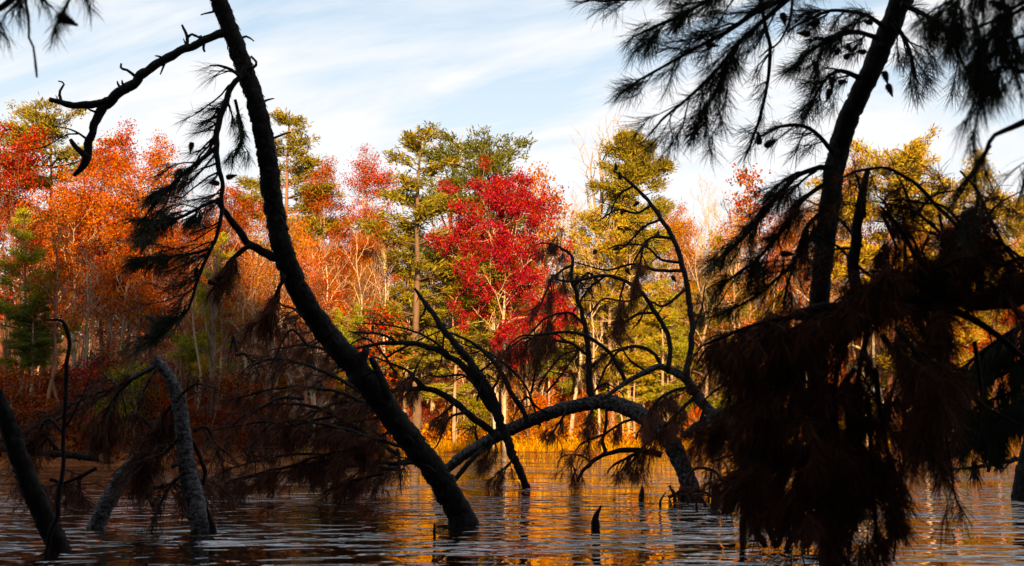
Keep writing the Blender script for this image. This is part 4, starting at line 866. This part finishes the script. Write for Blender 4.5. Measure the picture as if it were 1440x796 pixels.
bough(db, D(30, (1460, 640, 8), (1420, 648, 7), (1380, 656, 6), (1345, 660, 4)), twigs=12, tlen=.4, bias=(0, 0, .1), needles=0)

# fine criss-cross twigs on the arch and the snag
for k in range(16):
    x, y = R.uniform(500, 980), R.uniform(500, 620); dx = R.uniform(-90, 90)
    bough(ap if x > 720 else fs, D(R.uniform(27.6, 29), (x, y, 4), (x + dx * .5, y - R.uniform(10, 50), 3), (x + dx, y - R.uniform(-10, 60), 2)), twigs=7, tlen=.5, bias=(R.normal(0, .2), 0, -.1), needles=R.integers(0, 4), nlen=.18, dead=True, spread=.6, sub=2)
for k in range(10):
    x, y = R.uniform(330, 560), R.uniform(480, 680); dx = R.uniform(-90, 30)
    bough(dc, D(R.uniform(21, 24), (x, y, 5), (x + dx * .5, y - R.uniform(-10, 30), 4), (x + dx, y + R.uniform(-20, 40), 2)), twigs=8, tlen=.5, bias=(R.normal(0, .2), 0, -.2), needles=R.integers(0, 3), nlen=.18, dead=True, spread=.6, sub=2)
# floating leaves and bits
mb = MB(); n = 2600
y = 8 + 34 * R.uniform(0, 1, n) ** 1.4; x = (R.uniform(-720, 720, n)) / FPX * y
keep = (np.sin(x * 1.7 + y * .5) + np.sin(y * 1.1 - x * .8) + R.normal(0, .6, n)) > 0.7
c = np.stack([x, y, np.full(n, .006)], 1)[keep]; m = len(c)
a = R.uniform(0, 6.28, m); sz = R.uniform(.015, .05, m)[:, None]; u = np.stack([np.cos(a), np.sin(a), R.uniform(-.1, .25, m)], 1); w = np.stack([-np.sin(a), np.cos(a), R.uniform(-.1, .25, m)], 1)
v = np.stack([c - u * sz, c + w * sz * .6, c + u * sz, c - w * sz * .6], 1).reshape(-1, 3); v[:, 2] = np.maximum(v[:, 2], .004)
mb.add(v, np.arange(m)[:, None] * 4 + np.array([[0, 1, 2, 3]]))
tag(mb.build('floating_leaves', M_LEAF, color=(.10, .035, .015)), 'dead leaves and bits floating on the dark water', 'leaves', kind='stuff')
for x0, y0, x1, y1, Yd, w in ((70, 612, 118, 570, 46, 4), (60, 640, 150, 560, 47, 3), (150, 605, 205, 560, 48, 3), (330, 610, 420, 570, 48, 3), (235, 600, 330, 545, 50, 4)):
    b = at(x0, y0, Yd); o = thing('fallen_log', (b[0], b[1], float(ground_z(b[0], b[1]))), 'thin pale fallen trunk slanting on the shaded left bank', 'log', 'fallen trunks on the left bank')
    limb(o, P((x0, y0, Yd, w), ((x0 + x1) / 2, (y0 + y1) / 2 + 3, Yd + .6, w), (x1, y1, Yd + 1.2, w * .7)), M_GREY, 'log', stubs=2, step=.3)
# ---- stubs and driftwood
def stub(name, label, cat, Y, pts, mtl=M_BARK, jag=.03):
    b = at(pts[0][0], pts[0][1], Y); o = thing(name, (b[0], b[1], 0), label, cat)
    limb(o, D(Y, *pts), mtl, 'stem', sides=10, plate=.14, jag=jag); return o
stub('wood_stub', 'pointed black stub sticking out of open water in front of the arching trunk', 'stub', 17.0, ((834, 760, 16), (837, 742, 14), (838, 726, 10), (845, 712, 3)))
stub('wood_stub', 'thick black stump left of the brown needle mass', 'stump', 21.0, ((1004, 735, 18), (1005, 714, 17), (1006, 695, 15), (1004, 681, 12)))
stub('wood_stub', 'tiny black knob on the water left of the arching trunk foot', 'stub', 24.5, ((902, 700, 9), (903, 692, 8), (904, 684, 4)))
stub('wood_stub', 'small dark stub beside the reflection of the leaning trunk', 'stub', 16.0, ((610, 770, 6), (611, 750, 5), (611, 738, 4)))
stub('wood_stub', 'jagged dark snag tip right of the thick black stump', 'stub', 20.0, ((1022, 735, 16), (1026, 715, 14), (1034, 700, 10), (1040, 686, 4)))
for x, y, Yd, w in ((968, 712, 22.5, 7), (992, 716, 21.5, 6), (948, 706, 23, 5), (1046, 708, 21, 7), (1060, 716, 20, 9), (978, 724, 20.5, 5), (930, 712, 22, 4), (1016, 722, 20, 6)):
    b = at(x, y, Yd); o = thing('wood_stub', (b[0], b[1], 0), 'small dark stub between the arching trunk foot and the brown needle mass', 'stub', 'small stubs by the arching trunk')
    limb(o, D(Yd, (x, y + 12, w + 2), (x + R.uniform(-3, 3), y - 6, w), (x + R.uniform(-8, 8), y - R.uniform(14, 24), w * .4)), M_BARK, 'stem', plate=.15, stubs=1)
dw = thing('driftwood', tuple(np.array([*at(980, 690, 24)[:2], 0])), 'tangle of dark twigs in the water at the foot of the arching trunk', 'driftwood')
limb(dw, D(24, (955, 720, 6), (962, 690, 6), (972, 665, 5), (985, 658, 5), (1005, 664, 5), (1020, 684, 5), (1030, 700, 4)), M_TWIG)
for sp in (((940, 700, 5), (960, 690, 5), (985, 700, 4)), ((1010, 705, 5), (985, 690, 4), (960, 700, 4)), ((975, 665, 4), (972, 690, 4), (970, 715, 3)), ((1000, 663, 4), (998, 690, 3), (996, 712, 3)), ((1040, 720, 5), (1060, 690, 4), (1080, 660, 4)), ((1000, 650, 4), (1030, 640, 4), (1070, 630, 3))):
    bough(dw, D(23.8, *sp), twigs=9, tlen=.3, bias=(0, 0, -.1), needles=3, nlen=.15, dead=True)
rk = thing('root_mass', tuple(np.array([*at(1090, 720, 14)[:2], 0])), 'black root mass in the water under the brown needle mass', 'stump')
for k in range(16):
    a = R.uniform(1040, 1180); b = R.uniform(660, 705)
    limb(rk, D(14, (a, b, 7), (a + R.uniform(-25, 25), b + 30, 13), (a + R.uniform(-40, 40), b + 75, 9)), M_TWIG, 'root', sides=8, plate=.15, step=.06, stubs=3)
